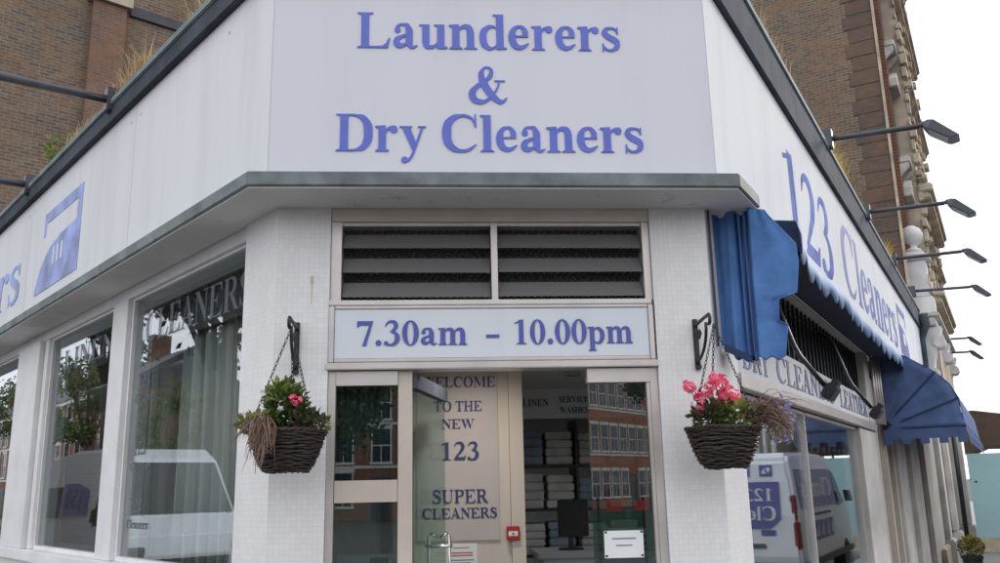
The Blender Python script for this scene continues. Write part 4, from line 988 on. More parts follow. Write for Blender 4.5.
# right basket planting
m = MB(); blob(m, c2 + Vector((.04, -.03, 1.905)), 210, .09, .10, .06, .042, .014, r); m.build('foliage', 'leaf_lime', b2)
m = MB(); blob(m, c2 + Vector((-.04, -.02, 1.905)), 240, .11, .11, .05, .038, .012, r); m.build('foliage', 'leaf_green', b2)
m = MB(); blob(m, c2 + Vector((-.09, -.07, 1.905)), 130, .07, .06, .06, .032, .008, r); m.build('foliage', 'dark_leaf', b2)
heads = [(-.04, 2.075, .032), (.0, 2.07, .026), (-.02, 2.05, .024), (-.185, 2.03, .030), (-.155, 2.04, .022), (-.075, 2.035, .024), (-.085, 2.01, .030), (-.005, 2.025, .036), (.0, 1.995, .030),
         (.045, 1.985, .030), (-.02, 1.985, .024), (-.13, 1.985, .022), (-.135, 1.955, .026), (-.125, 1.93, .018), (.02, 2.01, .024)]
m = MB(); stm = MB()
for hx, hz, hr in heads:
    c = c2 + Vector((hx, -.07 + r.uniform(-.04, .03), hz)); flower_head(m, c, hr * 1.08, int(4 + hr * 230), r)
    stm.tube([tuple(c2 + Vector((hx * .3, -.03, 1.86))), tuple(c2 + Vector((hx * .7, -.05, 1.86 + (hz - 1.86) * .6))), tuple(c)], .0022, 4)
m.build('flower', 'petal_pink', b2); stm.build('stems', 'leaf_green', b2)
m = MB(); droop(m, c2 + Vector((.14, -.06, 1.885)), 110, .25, r, Vector((.75, -.25, .5)), .6, .0020, .95); droop(m, c2 + Vector((.13, -.03, 1.89)), 60, .12, r, Vector((.3, -.2, .8)), .9, .0018, .7); blob(m, c2 + Vector((.16, -.06, 1.915)), 240, .09, .07, .05, .024, .006, r); blob(m, c2 + Vector((.235, -.08, 1.85)), 160, .05, .05, .07, .024, .005, r, -.6); m.build('dried_stems', 'dry_stem', b2)
m = MB()
for _ in range(34): flower_head(m, c2 + Vector((r.uniform(.20, .33), -.05 + r.uniform(-.05, .05), r.uniform(1.86, 2.0) - .1 * r.random())), .005, 1, r)
m.build('blossom', 'petal_blue', b2)

# planter beyond the hood
pt = thing('planter', 'small dark pot with a yellow flowered bush by the far pilaster', 'planter', WR(12.25, .53, 0))
c = WR(12.25, .53, 0)
MB().lathe([(.12, 0), (.15, .28), (.165, .29), (.165, .33), (.145, .33), (.14, .30)], 20, Matrix.Translation(c)).build('pot', 'pot_green', pt, smooth=False)
m = MB(); blob(m, c + ZZ * .46, 900, .20, .20, .17, .035, .012, r); m.build('foliage', 'leaf_green', pt)
m = MB(); blob(m, c + ZZ * .49, 600, .205, .205, .165, .024, .010, r); m.build('flowers', 'petal_yellow', pt)

# ------------------------------------------------------------------ inside the doorway
wp = thing('welcome_panel', 'grey wall panel inside reading WELCOME TO THE NEW 123 SUPER CLEANERS', 'wall sign', (-.15, 1.0, 1.29))
MW = frame((0, 1.0, 0), nF)
MB().box(-.41, .083, 1.288, 2.42, -.010, 0).build('board', 'panel_board', wp, MW)
m = MB(); xc = -.155
for wd, hw_, dx, y, c in (('WELCOME', .222, 0, 2.195, .064), ('TO THE', .145, -.005, 2.050, .060), ('NEW', .098, -.005, 1.945, .056), ('123', .118, .005, 1.757, .105), ('SUPER', .165, .003, 1.505, .078), ('CLEANERS', .222, 0, 1.418, .058)):
    m = MB(); text(m, wd, xc + dx - hw_, xc + dx + hw_, y, c, .0005); m.build('lettering', 'navy_letter', wp, MW)
cp = thing('fire_call_point', 'small red fire alarm call point on the inner wall', 'alarm', (.16, .985, 1.28))
MB().box(.118, .198, 1.285, 1.365, -.026, -.008, frame((0, .958, 0), nF)).build('case', 'red_plastic', cp, bevel=.005)
MB().box(.130, .186, 1.310, 1.337, -.0075, -.006, frame((0, .958, 0), nF)).build('glass', 'paper', cp)
MB().add([(.150, 1.322, -.0055), (.158, 1.330, -.0055), (.166, 1.322, -.0055), (.158, 1.314, -.0055)], [(0, 1, 2, 3)], frame((0, .958, 0), nF)).build('symbol', 'dark_plastic', cp)
nt_ = thing('paper_notice', 'faint white paper notice on the inner wall under the welcome panel', 'notice', (-.2, 1.0, 1.2))
MB().box(-.235, -.055, 1.02, 1.272, -.009, -.006, MW).build('sheet', 'paper', nt_)
m = MB()
for i, zz in enumerate((1.245, 1.215, 1.20)): m.box(-.215 + .02 * (i == 0), -.08 - .02 * (i == 0), zz, zz + (.006 if i == 0 else .009), -.0058, -.005, MW)
m.build('print', 'pink_ink', nt_)
m = MB()
for i in range(8): m.box(-.218, -.075 - .02 * (i % 3), 1.175 - i * .016, 1.182 - i * .016, -.0058, -.005, MW)
m.build('print', 'grey_ink', nt_)
nr = thing('paper_notice', 'white paper notice taped to the right hand door glass', 'notice', (.63, .06, 1.25))
Mn = MF
MB().box(.527, .722, 1.243, 1.372, -.0435, -.0415, Mn).build('sheet', 'paper', nr)
m = MB()
m.box(.565, .685, 1.330, 1.338, -.0413, -.0406, Mn).box(.585, .665, 1.298, 1.305, -.0413, -.0406, Mn)
m.build('print', 'grey_ink', nr)
m = MB()
for xx, zz in ((.530, 1.36), (.708, 1.36), (.530, 1.248), (.708, 1.248)): m.box(xx, xx + .012, zz, zz + .010, -.0413, -.0408, Mn)
m.build('tape', 'dark_plastic', nr)
gc = thing('green_notice', 'green and white card standing behind the left hand side light', 'notice', (-.63, .12, 1.1))
MB().box(-.78, -.50, 1.0, 1.285, -.13, -.125, MF).build('card', 'paper', gc)
m = MB(); m.box(-.78, -.50, 1.0, 1.16, -.1245, -.123, MF).box(-.62, -.53, 1.185, 1.27, -.1245, -.124, MF); m.build('print', 'green_card', gc)
# left side-light blind
m = MB(); vs, fs_ = [], []
for i in range(61):
    x = -.80 + .33 * i / 60; y = .135 + .010 * sin(i * 1.05) + .006 * sin(i * .37)
    vs += [(x, y, 1.60), (x, y, 2.16)]
for i in range(60): fs_.append((2 * i, 2 * i + 2, 2 * i + 3, 2 * i + 1))
o = m.add(vs, fs_).build('net_curtain', 'laundry_blue', smooth=True); o.modifiers.new('thickness', 'SOLIDIFY').thickness = .002
tag(o, 'grey net curtain hanging behind the left hand side light of the door', 'curtain')
# linen sign, shelves, bundles
ln_ = thing('inner_sign', 'white wall sign reading LINEN SERVICE WASHES CURTAINS inside the shop', 'wall sign', (.9, 4.0, 2.2))
MI = frame((0, 4.0, 0), nF)
MB().box(.40, 2.3, 2.215, 2.50, -.02, 0, MI).build('board', 'paper', ln_)
for wd, x, y, c in (('LINEN', .66, 2.335, .068), ('SERVICE', 1.03, 2.365, .056), ('WASHES', 1.03, 2.265, .056), ('CURTAINS', 1.50, 2.30, .066)):
    m = MB(); ctext(m, wd, x, y, c, .0006, M=MI, sq=.78); m.build('lettering', 'navy_letter', ln_)
sh = thing('laundry_shelf', 'tall dark shelving unit stacked with folded laundry at the back', 'shelf', (1.2, 4.1, .1))
m = MB(); m.box(.42, .45, 3.95, 4.4, .1, 2.2); m.box(1.02, 1.04, 3.95, 4.4, .1, 2.2); m.box(1.62, 1.65, 3.95, 4.4, .1, 2.2); m.build('upright', 'dark_plastic', sh)
for z in (.5, .95, 1.36, 1.76): MB().box(.451, 1.62, z, z + .025, 3.96, 4.395).build('shelf', 'dark_plastic', sh) if False else MB().add([(x, y, zz) for x in (.451, 1.019) for y in (3.96, 4.395) for zz in (z, z + .025)], [(0, 1, 3, 2), (4, 6, 7, 5), (0, 4, 5, 1), (2, 3, 7, 6), (0, 2, 6, 4), (1, 5, 7, 3)]).build('shelf', 'dark_plastic', sh)
for z in (.5, .95, 1.36, 1.76): MB().add([(x, y, zz) for x in (1.041, 1.619) for y in (3.96, 4.395) for zz in (z, z + .025)], [(0, 1, 3, 2), (4, 6, 7, 5), (0, 4, 5, 1), (2, 3, 7, 6), (0, 2, 6, 4), (1, 5, 7, 3)]).build('shelf', 'dark_plastic', sh)
sh_fix = [o for o in sh.children if o.name.startswith('upright')][0]
r = random.Random(5)
def bundle(x, z, wd, h, mat, lb):
    m = MB(); n = 4
    for k in range(n):
        z0 = z + h * k / n; dx = r.uniform(-.008, .008)
        m.add([(x + dx + a, y, zz) for a in (0, wd) for y in (3.97 + r.uniform(0, .02), 4.32) for zz in (z0 + .002, z0 + h / n - .002)], [(0, 1, 3, 2), (4, 6, 7, 5), (0, 4, 5, 1), (2, 3, 7, 6), (0, 2, 6, 4), (1, 5, 7, 3)])
    o = m.build('laundry_bundle', mat, bevel=.010); tag(o, lb, 'laundry', 'folded laundry bundles on the shelves')
rows = {1.785: 'top', 1.385: 'second', .975: 'third'}
for z, rn in rows.items():
    for c_ in range(4):
        x = .46 + c_ * .285 + (.02 if c_ > 1 else 0)
        bundle(x, z, .25, (.36, .33, .30)[list(rows).index(z)] * r.uniform(.8, 1.0), 'linen' if (c_ + list(rows).index(z)) % 3 else 'laundry_blue',
               '%s laundry bundle on the %s shelf inside the shop' % (('leftmost', 'second from left', 'third from left', 'rightmost')[c_], rn))
ct = thing('shop_counter', 'pale grey counter inside the doorway on the right', 'counter', (.9, 2.6, .1))
MB().add([(x, y, z) for x in (.50, 1.7) for y in (2.4, 3.0) for z in (.1, 1.06)], [(0, 1, 3, 2), (4, 6, 7, 5), (0, 4, 5, 1), (2, 3, 7, 6), (0, 2, 6, 4), (1, 5, 7, 3)]).build('front_panel', 'counter_grey', ct)
MB().add([(x, y, z) for x in (.46, 1.74) for y in (2.36, 3.04) for z in (1.062, 1.10)], [(0, 1, 3, 2), (4, 6, 7, 5), (0, 4, 5, 1), (2, 3, 7, 6), (0, 2, 6, 4), (1, 5, 7, 3)]).build('counter_top', 'counter_grey', ct, bevel=.006)
mo = thing('till_monitor', 'dark monitor standing on the counter inside the shop', 'monitor', (.82, 2.7, 1.1))
MB().add([(x, y, z) for x in (.66, .90) for y in (2.68, 2.72) for z in (1.20, 1.48)], [(0, 1, 3, 2), (4, 6, 7, 5), (0, 4, 5, 1), (2, 3, 7, 6), (0, 2, 6, 4), (1, 5, 7, 3)]).build('screen', 'screen_dark', mo, bevel=.006)
MB().lathe([(.10, 0), (.10, .012), (.02, .02), (.018, .12)], 14, Matrix.Translation(Vector((.76, 2.72, 1.101)))).build('stand', 'dark_plastic', mo)
pk = thing('parcel_pile', 'small pile of pale wrapped parcels on the counter', 'parcels', (1.0, 2.55, 1.1)); 
for k in range(3): MB().add([(x + .02 * k, y, z) for x in (.96, 1.28) for y in (2.45, 2.65) for z in (1.102 + k * .055, 1.15 + k * .055)], [(0, 1, 3, 2), (4, 6, 7, 5), (0, 4, 5, 1), (2, 3, 7, 6), (0, 2, 6, 4), (1, 5, 7, 3)]).build('parcel', 'linen', pk, bevel=.012)
# ceiling downlight (lit)
dl = thing('ceiling_downlight', 'small lit round downlight in the shop ceiling', 'light', (.833, 2.74, 2.47))
MB().lathe([(.05, 0), (.07, .0), (.07, .03), (.05, .03)], 20, Matrix.Translation(Vector((.833, 2.74, 2.469)))).build('rim', 'steel', dl)
em, t_, p_ = nodes('lamp_emit'); p_.inputs['Emission Color'].default_value = (1, .9, .75, 1); p_.inputs['Emission Strength'].default_value = 12
MB().lathe([(.001, .012), (.048, .012), (.048, .016), (.001, .016)], 20, Matrix.Translation(Vector((.833, 2.74, 2.469)))).build('bulb', 'lamp_emit', dl)
pl = bpy.data.lights.new('downlight_lamp', 'SPOT'); po = bpy.data.objects.new('downlight_lamp', pl); COL.objects.link(po); po.parent = dl; po.location = (0, 0, -.012)
pl.energy = 8; pl.spot_size = radians(150); pl.spot_blend = .8; pl.color = (1, .94, .86); pl.shadow_soft_size = .05
d2 = copy_tree(dl); d2.location = (-.05, .42, 2.47); d2['label'] = 'added downlight just inside the door, brightening the welcome panel'  # extra lamp hidden by the lintel, added to brighten the welcome panel
dl['group'] = d2['group'] = 'downlights in the shop ceiling'
for o in d2.children:
    if o.type == 'LIGHT': o.data = o.data.copy(); o.data.energy = 22
# curtains behind the left windows
def drape(s0, s1, off, z0, z1, lb, mat='drape'):
    vs, fs_ = [], []; N = 90
    for i in range(N + 1):
        s = s0 + (s1 - s0) * i / N; o = off + .045 * sin(i * .75) + .02 * sin(i * .31)
        vs += [tuple(WL(s, o, z0)), tuple(WL(s + .02 * sin(i), o * 1.0, z1))]
    for i in range(N): fs_.append((2 * i, 2 * i + 2, 2 * i + 3, 2 * i + 1))
    o = MB().add(vs, fs_).build('curtain', mat, smooth=True); o.modifiers.new('thickness', 'SOLIDIFY').thickness = .003
    return tag(o, lb, 'curtain', 'cream curtains behind the left windows')
drape(1.15, 2.05, -.38, 1.06, 2.66, 'cream full length curtain in the window nearest the door')
drape(2.45, 2.80, -.42, 1.06, 2.66, 'cream curtain hanging behind the post between the first two left windows')
drape(5.4, 6.1, -.50, 1.06, 2.66, 'narrow cream curtain at the far side of the second left window')

# ------------------------------------------------------------------ the streets behind the camera, seen in the glass
def hw(z): return 1.0 if z < 1.15 else 1.0 - .14 * min(1, (z - 1.15) / 1.0)
def van(lb, prof, M, kind):
    t = thing('parked_van', lb, 'van', M.translation)
    t.rotation_euler = M.to_euler(); t.location = M.translation
    def part(mb, name, mat, parent=t, **k):
        me_parent = parent
        o = mb.build(name, mat, None, None, **k); o.parent = me_parent; o.matrix_basis = I4; return o
    n = len(prof); vs = [(x, -hw(z), z) for x, z in prof] + [(x, hw(z), z) for x, z in prof]
    fs = [(i, (i + 1) % n, n + (i + 1) % n, n + i) for i in range(n)]
    # sides cut into convex strips: fan is fine for this profile
    fs += [tuple(range(n)), tuple(range(n, 2 * n))[::-1]]
    part(MB().add(vs, fs), 'body', 'van_white', bevel=.05)
    def side(poly, sg, d0, d1): 
        k = len(poly); mb = MB(); mb.add([(x, sg * (hw(z) + d0), z) for x, z in poly] + [(x, sg * (hw(z) + d1), z) for x, z in poly], [tuple(range(k)), tuple(range(k, 2 * k))[::-1]] + [(i, (i + 1) % k, k + (i + 1) % k, k + i) for i in range(k)]); return mb
    for x in (-1.5, 1.55):
        for sg in (-1, 1):
            Mw = Matrix.Translation(Vector((x, sg * .90, .33))) @ Matrix.Rotation(-sg * pi / 2, 4, 'X')
            wh = part(MB().lathe([(.2, -.10), (.32, -.10), (.34, -.06), (.34, .08), (.32, .11), (.2, .11)], 24, Mw), 'wheel', 'tyre', smooth=False)
            part(MB().lathe([(.03, .10), (.19, .112), (.198, .09)], 18, Mw), 'rim', 'steel', wh)
    part(side([(-2.3, .42), (-2.3, .52), (2.3, .52), (2.3, .42)], -1, .012, .03), 'side_trim', 'van_trim'); part(side([(-2.3, .42), (-2.3, .52), (2.3, .52), (2.3, .42)], 1, .012, .03), 'side_trim', 'van_trim')
    for sg in (-1, 1):
        part(side([(1.02, 1.25), (1.05, 1.88), (1.28, 1.85), (1.78, 1.30)], sg, .006, .012), 'cab_window', 'van_glass')
        part(side([(1.5, 1.32), (1.5, 1.52), (1.62, 1.52), (1.62, 1.32)], sg, .08, .2), 'mirror', 'van_trim')
    return t, part, side
rear = [(-2.42, .40), (-2.48, .62), (-2.46, 1.2), (-2.36, 2.02), (-2.24, 2.13), (-.5, 2.17), (.75, 2.15), (1.15, 2.05), (1.85, 1.32), (2.32, 1.12), (2.48, .85), (2.48, .40)]
cR = WR(9.35 + 2.48, 1.40 + 1.0, -.13); Mv = Matrix((dR, -nR, ZZ)).transposed().to_4x4(); Mv.translation = cR
vr, part, side = van('white cleaning van with blue panels parked along the right hand kerb', rear, Mv, 'R')
for sg in (1, -1):
    part(side([(-2.1, 1.28), (-2.06, 1.88), (.92, 1.90), (.95, 1.28)], sg, .005, .010), 'side_window', 'van_purple')
m = MB(); text(m, 'Cleaners', -1.25, 1.25, 1.45, .30, 0, .003); mm = MB(); mm.v = [(-x - .6, hw(z) + .0105 + d, z) for x, z, d in m.v]; mm.f = m.f; part(mm, 'side_lettering', 'paper')
for k in range(5):
    part(side([(-1.75 + k * .46, .78), (-1.75 + k * .46, 1.08), (-1.43 + k * .46, 1.08), (-1.43 + k * .46, .78)], 1, .004, .008), 'icon', 'van_blue')
    ic = MB(); x0 = -1.59 + k * .46
    ic.add([(x0 - .10, hw(.9) + .009, .84), (x0 + .02, hw(.9) + .009, .84), (x0 - .04, hw(.9) + .009, 1.0)], [(0, 1, 2)]).add([(x0 + .03, hw(.9) + .009, .84), (x0 + .10, hw(.9) + .009, .84), (x0 + .10, hw(.9) + .009, 1.02), (x0 + .03, hw(.9) + .009, 1.02)], [(0, 1, 2, 3)])
    part(ic, 'icon_mark', 'paper')
part(side([(-1.6, 1.16), (-1.6, 1.20), (.3, 1.20), (.3, 1.16)], 1, .004, .007), 'stripe', 'van_trim')
def rx(z): return -2.46 if z < 1.2 else -2.46 + (z - 1.2) * (.10 / .82)
def rearbox(y0, y1, z0, z1, d0=.004, d1=.010):
    mb = MB(); mb.add([(rx(z) - d, y, z) for d in (d0, d1) for y, z in ((y0, z0), (y1, z0), (y1, z1), (y0, z1))], [(0, 1, 2, 3), (7, 6, 5, 4), (0, 4, 5, 1), (1, 5, 6, 2), (2, 6, 7, 3), (3, 7, 4, 0)]); return mb
mb = MB(); pts = [(.74, 1.16), (.74, 1.70), (-.74, 1.70), (-.74, 1.16), (-.58, 1.02), (.58, 1.02)]
mb.add([(rx(z) - .006, y, z) for y, z in pts] + [(rx(z) - .030, y, z) for y, z in pts], [tuple(range(6)), tuple(range(6, 12))[::-1]] + [(i, (i + 1) % 6, 6 + (i + 1) % 6, 6 + i) for i in range(6)]); part(mb, 'rear_panel', 'van_blue')
m = MB(); text(m, '123', -.66, -.22, 1.42, .18, 0, .002); text(m, 'Cleaners', -.68, .42, 1.14, .20, 0, .002)
mm = MB(); mm.v = [(rx(z) - .0325 - d, -x, z) for x, z, d in m.v]; mm.f = m.f; part(mm, 'rear_lettering', 'paper')
for y0 in (.46, .12, -.30, -.66):
    part(rearbox(y0, y0 + .20, 1.78, 1.95), 'icon', 'van_blue')
    ic = MB(); ic.add([(rx(1.83) - .012, y0 + .03, 1.82), (rx(1.83) - .012, y0 + .11, 1.82), (rx(1.91) - .012, y0 + .07, 1.91)], [(0, 1, 2)]).add([(rx(1.91) - .012, y0 + .10, 1.91), (rx(1.91) - .012, y0 + .18, 1.91), (rx(1.83) - .012, y0 + .14, 1.82)], [(0, 1, 2)]); part(ic, 'icon_mark', 'paper')
part(rearbox(.44, .66, .84, 1.0), 'icon', 'van_blue')
part(rearbox(-.50, .50, .735, .80, .004, .04), 'plate_housing', 'van_trim')
part(rearbox(-.26, .26, .58, .70, .004, .012), 'number_plate', 'plate_yellow')
m = MB(); text(m, 'NHH 52A', -.22, .22, .603, .075, 0, .002)
mm = MB(); mm.v = [(rx(z) - .0125 - d, -x, z) for x, z, d in m.v]; mm.f = m.f; part(mm, 'plate_lettering', 'van_trim')
for sg in (-1, 1):
    mb = MB(); mb.box(-2.475, -2.33, sg * .955 - .055, sg * .955 + .055, .72, 1.12).box(-2.455, -2.33, sg * .93 - .045, sg * .93 + .05, 1.125, 1.50); part(mb, 'tail_light', 'tail_red', bevel=.02)
part(rearbox(-.98, .98, .40, .53, .004, .06), 'bumper', 'van_trim')

high = [(-2.45, .40), (-2.48, .9), (-2.40, 2.15), (-2.25, 2.36), (-.5, 2.46), (.9, 2.44), (1.25, 2.28), (1.90, 1.38), (2.36, 1.15), (2.48, .85), (2.48, .40)]
cLv = WL(9.3 + 2.48, 2.25 + 1.0, -.13); Mv = Matrix((-dL, -nL, ZZ)).transposed().to_4x4()
# forward -dL ; left-hand side of the van must make a right handed basis
Mv = Matrix((-dL, ZZ.cross(-dL), ZZ)).transposed().to_4x4(); Mv.translation = cLv
vl, part, side = van('white high roofed van with a purple window poster parked along the left hand kerb', high, Mv, 'L')
def fx(z): return 1.25 + (2.28 - z) * (.65 / .90)
mb = MB(); mb.add([(fx(z) + .010, y * (hw(z) - .06), z + .006) for z in (1.42, 2.2) for y in (-1, 1)] + [(fx(z) + .018, y * (hw(z) - .06), z + .012) for z in (1.42, 2.2) for y in (-1, 1)], [(0, 1, 3, 2), (4, 6, 7, 5), (0, 4, 5, 1), (2, 3, 7, 6), (0, 2, 6, 4), (1, 5, 7, 3)]); part(mb, 'windscreen', 'van_glass')
part(MB().box(2.485, 2.50, -.6, .6, .62, .80), 'grille', 'van_trim')
for sg in (-1, 1): part(MB().box(2.40, 2.49, sg * .80 - .14, sg * .80 + .14, .80, .98), 'headlight', 'steel', bevel=.02)
part(MB().box(2.486, 2.498, -.26, .26, .45, .56), 'number_plate', 'plate_white')
sgn = 1 if (Mv.to_3x3() @ Vector((0, 1, 0))).dot(nL) < 0 else -1
part(side([(-2.2, 1.35), (-2.18, 1.85), (-1.0, 1.87), (-1.0, 1.35)], sgn, .005, .010), 'side_window', 'van_glass')
part(side([(-.9, 1.42), (-.9, 1.92), (.6, 1.92), (.6, 1.42)], sgn, .011, .014), 'poster', 'van_purple')
m = MB(); text(m, '150', -.5, .5, 1.52, .30, 0, .002); mm = MB(); mm.v = [(-.15 - sgn * x, sgn * (hw(z) + .0145 + d), z) for x, z, d in m.v]; mm.f = m.f; part(mm, 'poster_lettering', 'grey_letter')

# terrace houses
def house(lb, M, wdt, eaves, mat, group, cols=3, floors=3):
    t = thing('terraced_house', lb, 'house', M.translation, group); t.rotation_euler = M.to_euler()
    def part(mb, name, mat, parent=t, **k):
        o = mb.build(name, mat, None, None, **k); o.parent = parent; o.matrix_basis = I4; return o
    # local: x along the front, y up?, use x, z up and y towards the street (-y = street)
    Rw = Matrix(((1, 0, 0, 0), (0, 0, -1, 0), (0, 1, 0, 0), (0, 0, 0, 1)))
    o = MB().box(0, wdt - .01, 0, eaves, -8, 0).build('wall', mat, None, None); o.parent = t; o.matrix_basis = Rw
    r_ = MB(); r_.add([(0, .25, eaves), (wdt - .01, .25, eaves), (wdt - .01, 4, eaves + 2.6), (0, 4, eaves + 2.6), (0, 8, eaves), (wdt - .01, 8, eaves), (0, -.25, eaves), (wdt - .01, -.25, eaves)], [(6, 7, 2, 3), (3, 2, 5, 4), (6, 3, 4), (7, 5, 2), (6, 4, 5, 7)])
    ro = part(r_, 'roof', 'slate'); part(MB().box(wdt - .9, wdt - .12, 3.4, 4.6, eaves + .9, eaves + 4.0), 'chimney', mat, ro)
    part(MB().box(0, wdt - .012, -.18, -.002, eaves - .25, eaves - .02), 'eaves', 'sill_white')
    fh = (eaves - .6) / floors
    for f in range(floors):
        for c in range(cols):
            x = wdt * (c + .5) / cols; z = .55 + f * fh + .25
            if f == 0 and c == 0:
                part(MB().box(x - .5, x + .5, -.03, -.002, .05, 2.3), 'door', 'dark_door'); continue
            wn = part(MB().box(x - .48, x + .48, -.02, -.002, z, z + 1.75), 'window', 'sash_glass')
            fr = MB(); fr.box(x - .56, x - .481, -.05, -.002, z, z + 1.75).box(x + .481, x + .56, -.05, -.002, z, z + 1.75).box(x - .48, x + .48, -.045, -.021, z + .85, z + .91).box(x - .62, x + .62, -.12, -.002, z - .14, z - .005).box(x - .62, x + .62, -.06, -.002, z + 1.755, z + 1.98).box(x - .02, x + .02, -.04, -.021, z, z + .85)
            part(fr, 'frame', 'sill_white', wn)
    for z in (fh + .45, 2 * fh + .45): part(MB().box(0, wdt - .013, -.05, -.002, z, z + .16), 'string_course', 'sill_white')
    return t
def Mhouse(P_, along, street):          # x along, -y towards the street
    a = Vector(along).normalized(); y = ZZ.cross(a); m_ = Matrix((a, y, ZZ)).transposed().to_4x4(); m_.translation = Vector(P_)
    return m_
# across the left street, fronts facing the shop: street side is -nL from there
ordn = ['nearest', 'second', 'third', 'fourth', 'fifth', 'sixth', 'seventh', 'eighth', 'ninth']
Hm = Mhouse(WL(16, 14, -.1), -dL, None)
chk = (Hm.to_3x3() @ Vector((0, -1, 0))).dot(-nL)
first = None
for i in range(7):
    s = 47 + i * 6.2
    if chk > 0: Mh = Mhouse(WL(s + 6.2, 14, -.1), -dL, None)
    else: Mh = Mhouse(WL(s, 14, -.1), dL, None)
    lb = '%s red brick terraced house across the left hand street' % ordn[i]
    if first is None: first = hL = house(lb, Mh, 6.2, 7.6, 'red_brick', 'brick houses across the left street')
    else:
        c = copy_tree(first); c.location = Mh.translation; c['label'] = lb
for i in range(5):
    a_dir = Vector((1, 0, 0)) if (Mhouse((0, 0, 0), (1, 0, 0), None).to_3x3() @ Vector((0, -1, 0))).y > 0 else Vector((-1, 0, 0))
    x0 = -27 + i * 6.2 + (6.2 if a_dir.x < 0 else 0); Mh = Mhouse((x0, -45, -.1), a_dir, None)
    c = copy_tree(hL); c.location = Mh.translation; c.rotation_euler = Mh.to_euler(); c['label'] = '%s brick house in the row directly opposite the shop door' % ordn[i]; c['group'] = 'brick houses opposite the door'
first = None
for i in range(8):
    s = 24 + i * 7.0
    a_dir = dR if (Mhouse(WR(s, 13, 0), dR, None).to_3x3() @ Vector((0, -1, 0))).dot(-nR) > 0 else -dR
    Mh = Mhouse(WR(s, 13, -.1) if a_dir == dR else WR(s + 7.0, 13, -.1), a_dir, None); lb = '%s dark brick house across the right hand street' % ordn[i]
    if first is None: first = house(lb, Mh, 7.0, 7.8, 'stock_brick_dark', 'dark brick houses across the right street')
    else:
        c = copy_tree(first); c.location = Mh.translation; c['label'] = lb
# across the junction, seen in the door glass
a0 = Vector((10.2, -56.0, -.1)); AD = Vector((.64, -.768, 0)); al = AD.copy()
Hm = Mhouse(a0, al, None); to = Vector((-.3, 0, 0)) - (a0 + AD * 20)
if (Hm.to_3x3() @ Vector((0, -1, 0))).dot(to) < 0: al = -al
first = None
for i in range(7):
    base = a0 + AD * (i * 7.0) + (AD * 7.0 if al.x < 0 else Vector((0, 0, 0)))
    Mh = Mhouse(base, al, None); lb = '%s tall red brick mansion block bay across the junction' % ordn[i]
    if first is None: first = house(lb, Mh, 7.0, 13.2, 'mansion_brick', 'brick mansion blocks across the junction', 5, 4)
    else:
        c = copy_tree(first); c.location = Mh.translation; c['label'] = lb

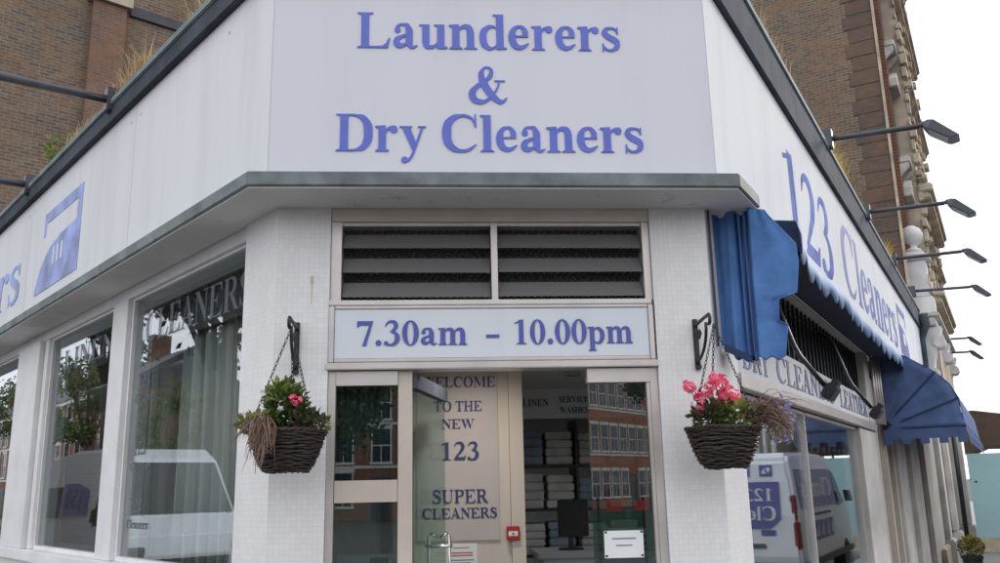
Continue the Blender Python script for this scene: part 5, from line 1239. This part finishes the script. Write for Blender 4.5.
# street trees
def tree(lb, P_, h, cr_, mat, seed, trunk=.2, n=2600, low=.45, ls=.24):
    r = random.Random(seed); P_ = Vector(P_); t = thing('street_tree', lb, 'tree', P_, 'street trees reflected in the windows')
    tk = MB(); top = P_ + Vector((r.uniform(-.3, .3), r.uniform(-.3, .3), h * low))
    tk.tube([tuple(P_), tuple(P_.lerp(top, .5) + rv(r) * .08), tuple(top)], [trunk, trunk * .8, trunk * .65], 8)
    cents = []
    for k in range(10):
        a = k * 2.4; d = Vector((cos(a), sin(a), 0)); e = top + d * cr_ * r.uniform(.4, .85) + ZZ * (h - h * low) * r.uniform(.15, .95)
        mid = top.lerp(e, .5) + ZZ * .3 + rv(r) * .2
        tk.tube([tuple(top - ZZ * .2), tuple(mid), tuple(e)], [trunk * .5, trunk * .28, trunk * .1], 6); cents += [e, mid.lerp(e, .5)]
    tk.build('trunk', 'bark', t, smooth=True)
    lf_ = MB()
    for c in cents:
        R_ = cr_ * r.uniform(.22, .42)
        for _ in range(n // len(cents)):
            v = rv(r).normalized() * R_ * (r.random() ** .45); v.z *= .8
            leaf(lf_, c + v, rv(r), rv(r), ls * r.uniform(.6, 1.3), ls * .32)
    lf_.build('crown', mat, t); return t
tree('big dark plane tree on the left kerb near the van', WL(20, 8.0, -.1), 10.0, 3.0, 'leaf_tree', 1, .26, 2300, .52, .26)
tree('dense dark street tree leaning over the van on the left kerb', WL(12.6, 5.2, -.1), 8.6, 2.9, 'leaf_tree', 12, .22, 5200, .62, .22)
tree('broad tree added opposite the door to darken the sky in its glass', (-5.2, -36, -.1), 9.5, 4.2, 'leaf_tree', 14, .3, 4200, .3, .34)  # added to shade the sky mirrored in the left side light
tree('smaller dark tree farther along the left kerb', WL(28.5, 8.0, -.1), 9.0, 1.7, 'leaf_tree', 2, .2, 1500, .62)
tree('low pale green tree beyond the van in the left street', WL(27, 12.0, -.1), 6.4, 2.2, 'leaf_tree_light', 7, .2, 2200, .4)
tree('low green tree beside the first brick house across the left street', WL(36, 12.5, -.1), 6.6, 2.4, 'leaf_tree_light', 9, .2, 2200, .4)
tree('pale green pollarded tree in front of the brick houses', WL(40, 10.4, -.1), 8.0, 2.0, 'leaf_tree_light', 3, .22, 2200, .5)
tree('second pollarded tree far along the left street', WL(52, 11.2, -.1), 8.6, 2.2, 'leaf_tree_light', 4, .22, 2200, .5)
tree('third pollarded tree far along the left street', WL(66, 11.2, -.1), 9.0, 2.6, 'leaf_tree_light', 5, .22, 2400, .45)
tree('dark tree across the junction beside the brick mansion blocks', (11.3, -43, -.1), 11, 2.2, 'leaf_tree', 6, .26, 3000)
# bits in the road across the junction
bx = thing('road_barrier', 'green meshed site barrier with red stripes across the junction', 'barrier', (3.9, -15, -.13))
for k in range(4):
    MB().box(2.2 + k * 1.0, 2.25 + k * 1.0, -15.03, -14.97, -.13, 1.3).build('post', 'van_trim', bx)
MB().box(2.2, 5.25, -15.0, -14.985, .05, 1.0).build('mesh_panel', 'green_mesh', bx)
m = MB()
for k in range(5): m.box(2.2 + k * .61, 2.5 + k * .61, -14.98, -14.96, 1.02, 1.22)
m.build('stripe', 'red_stripe', bx)
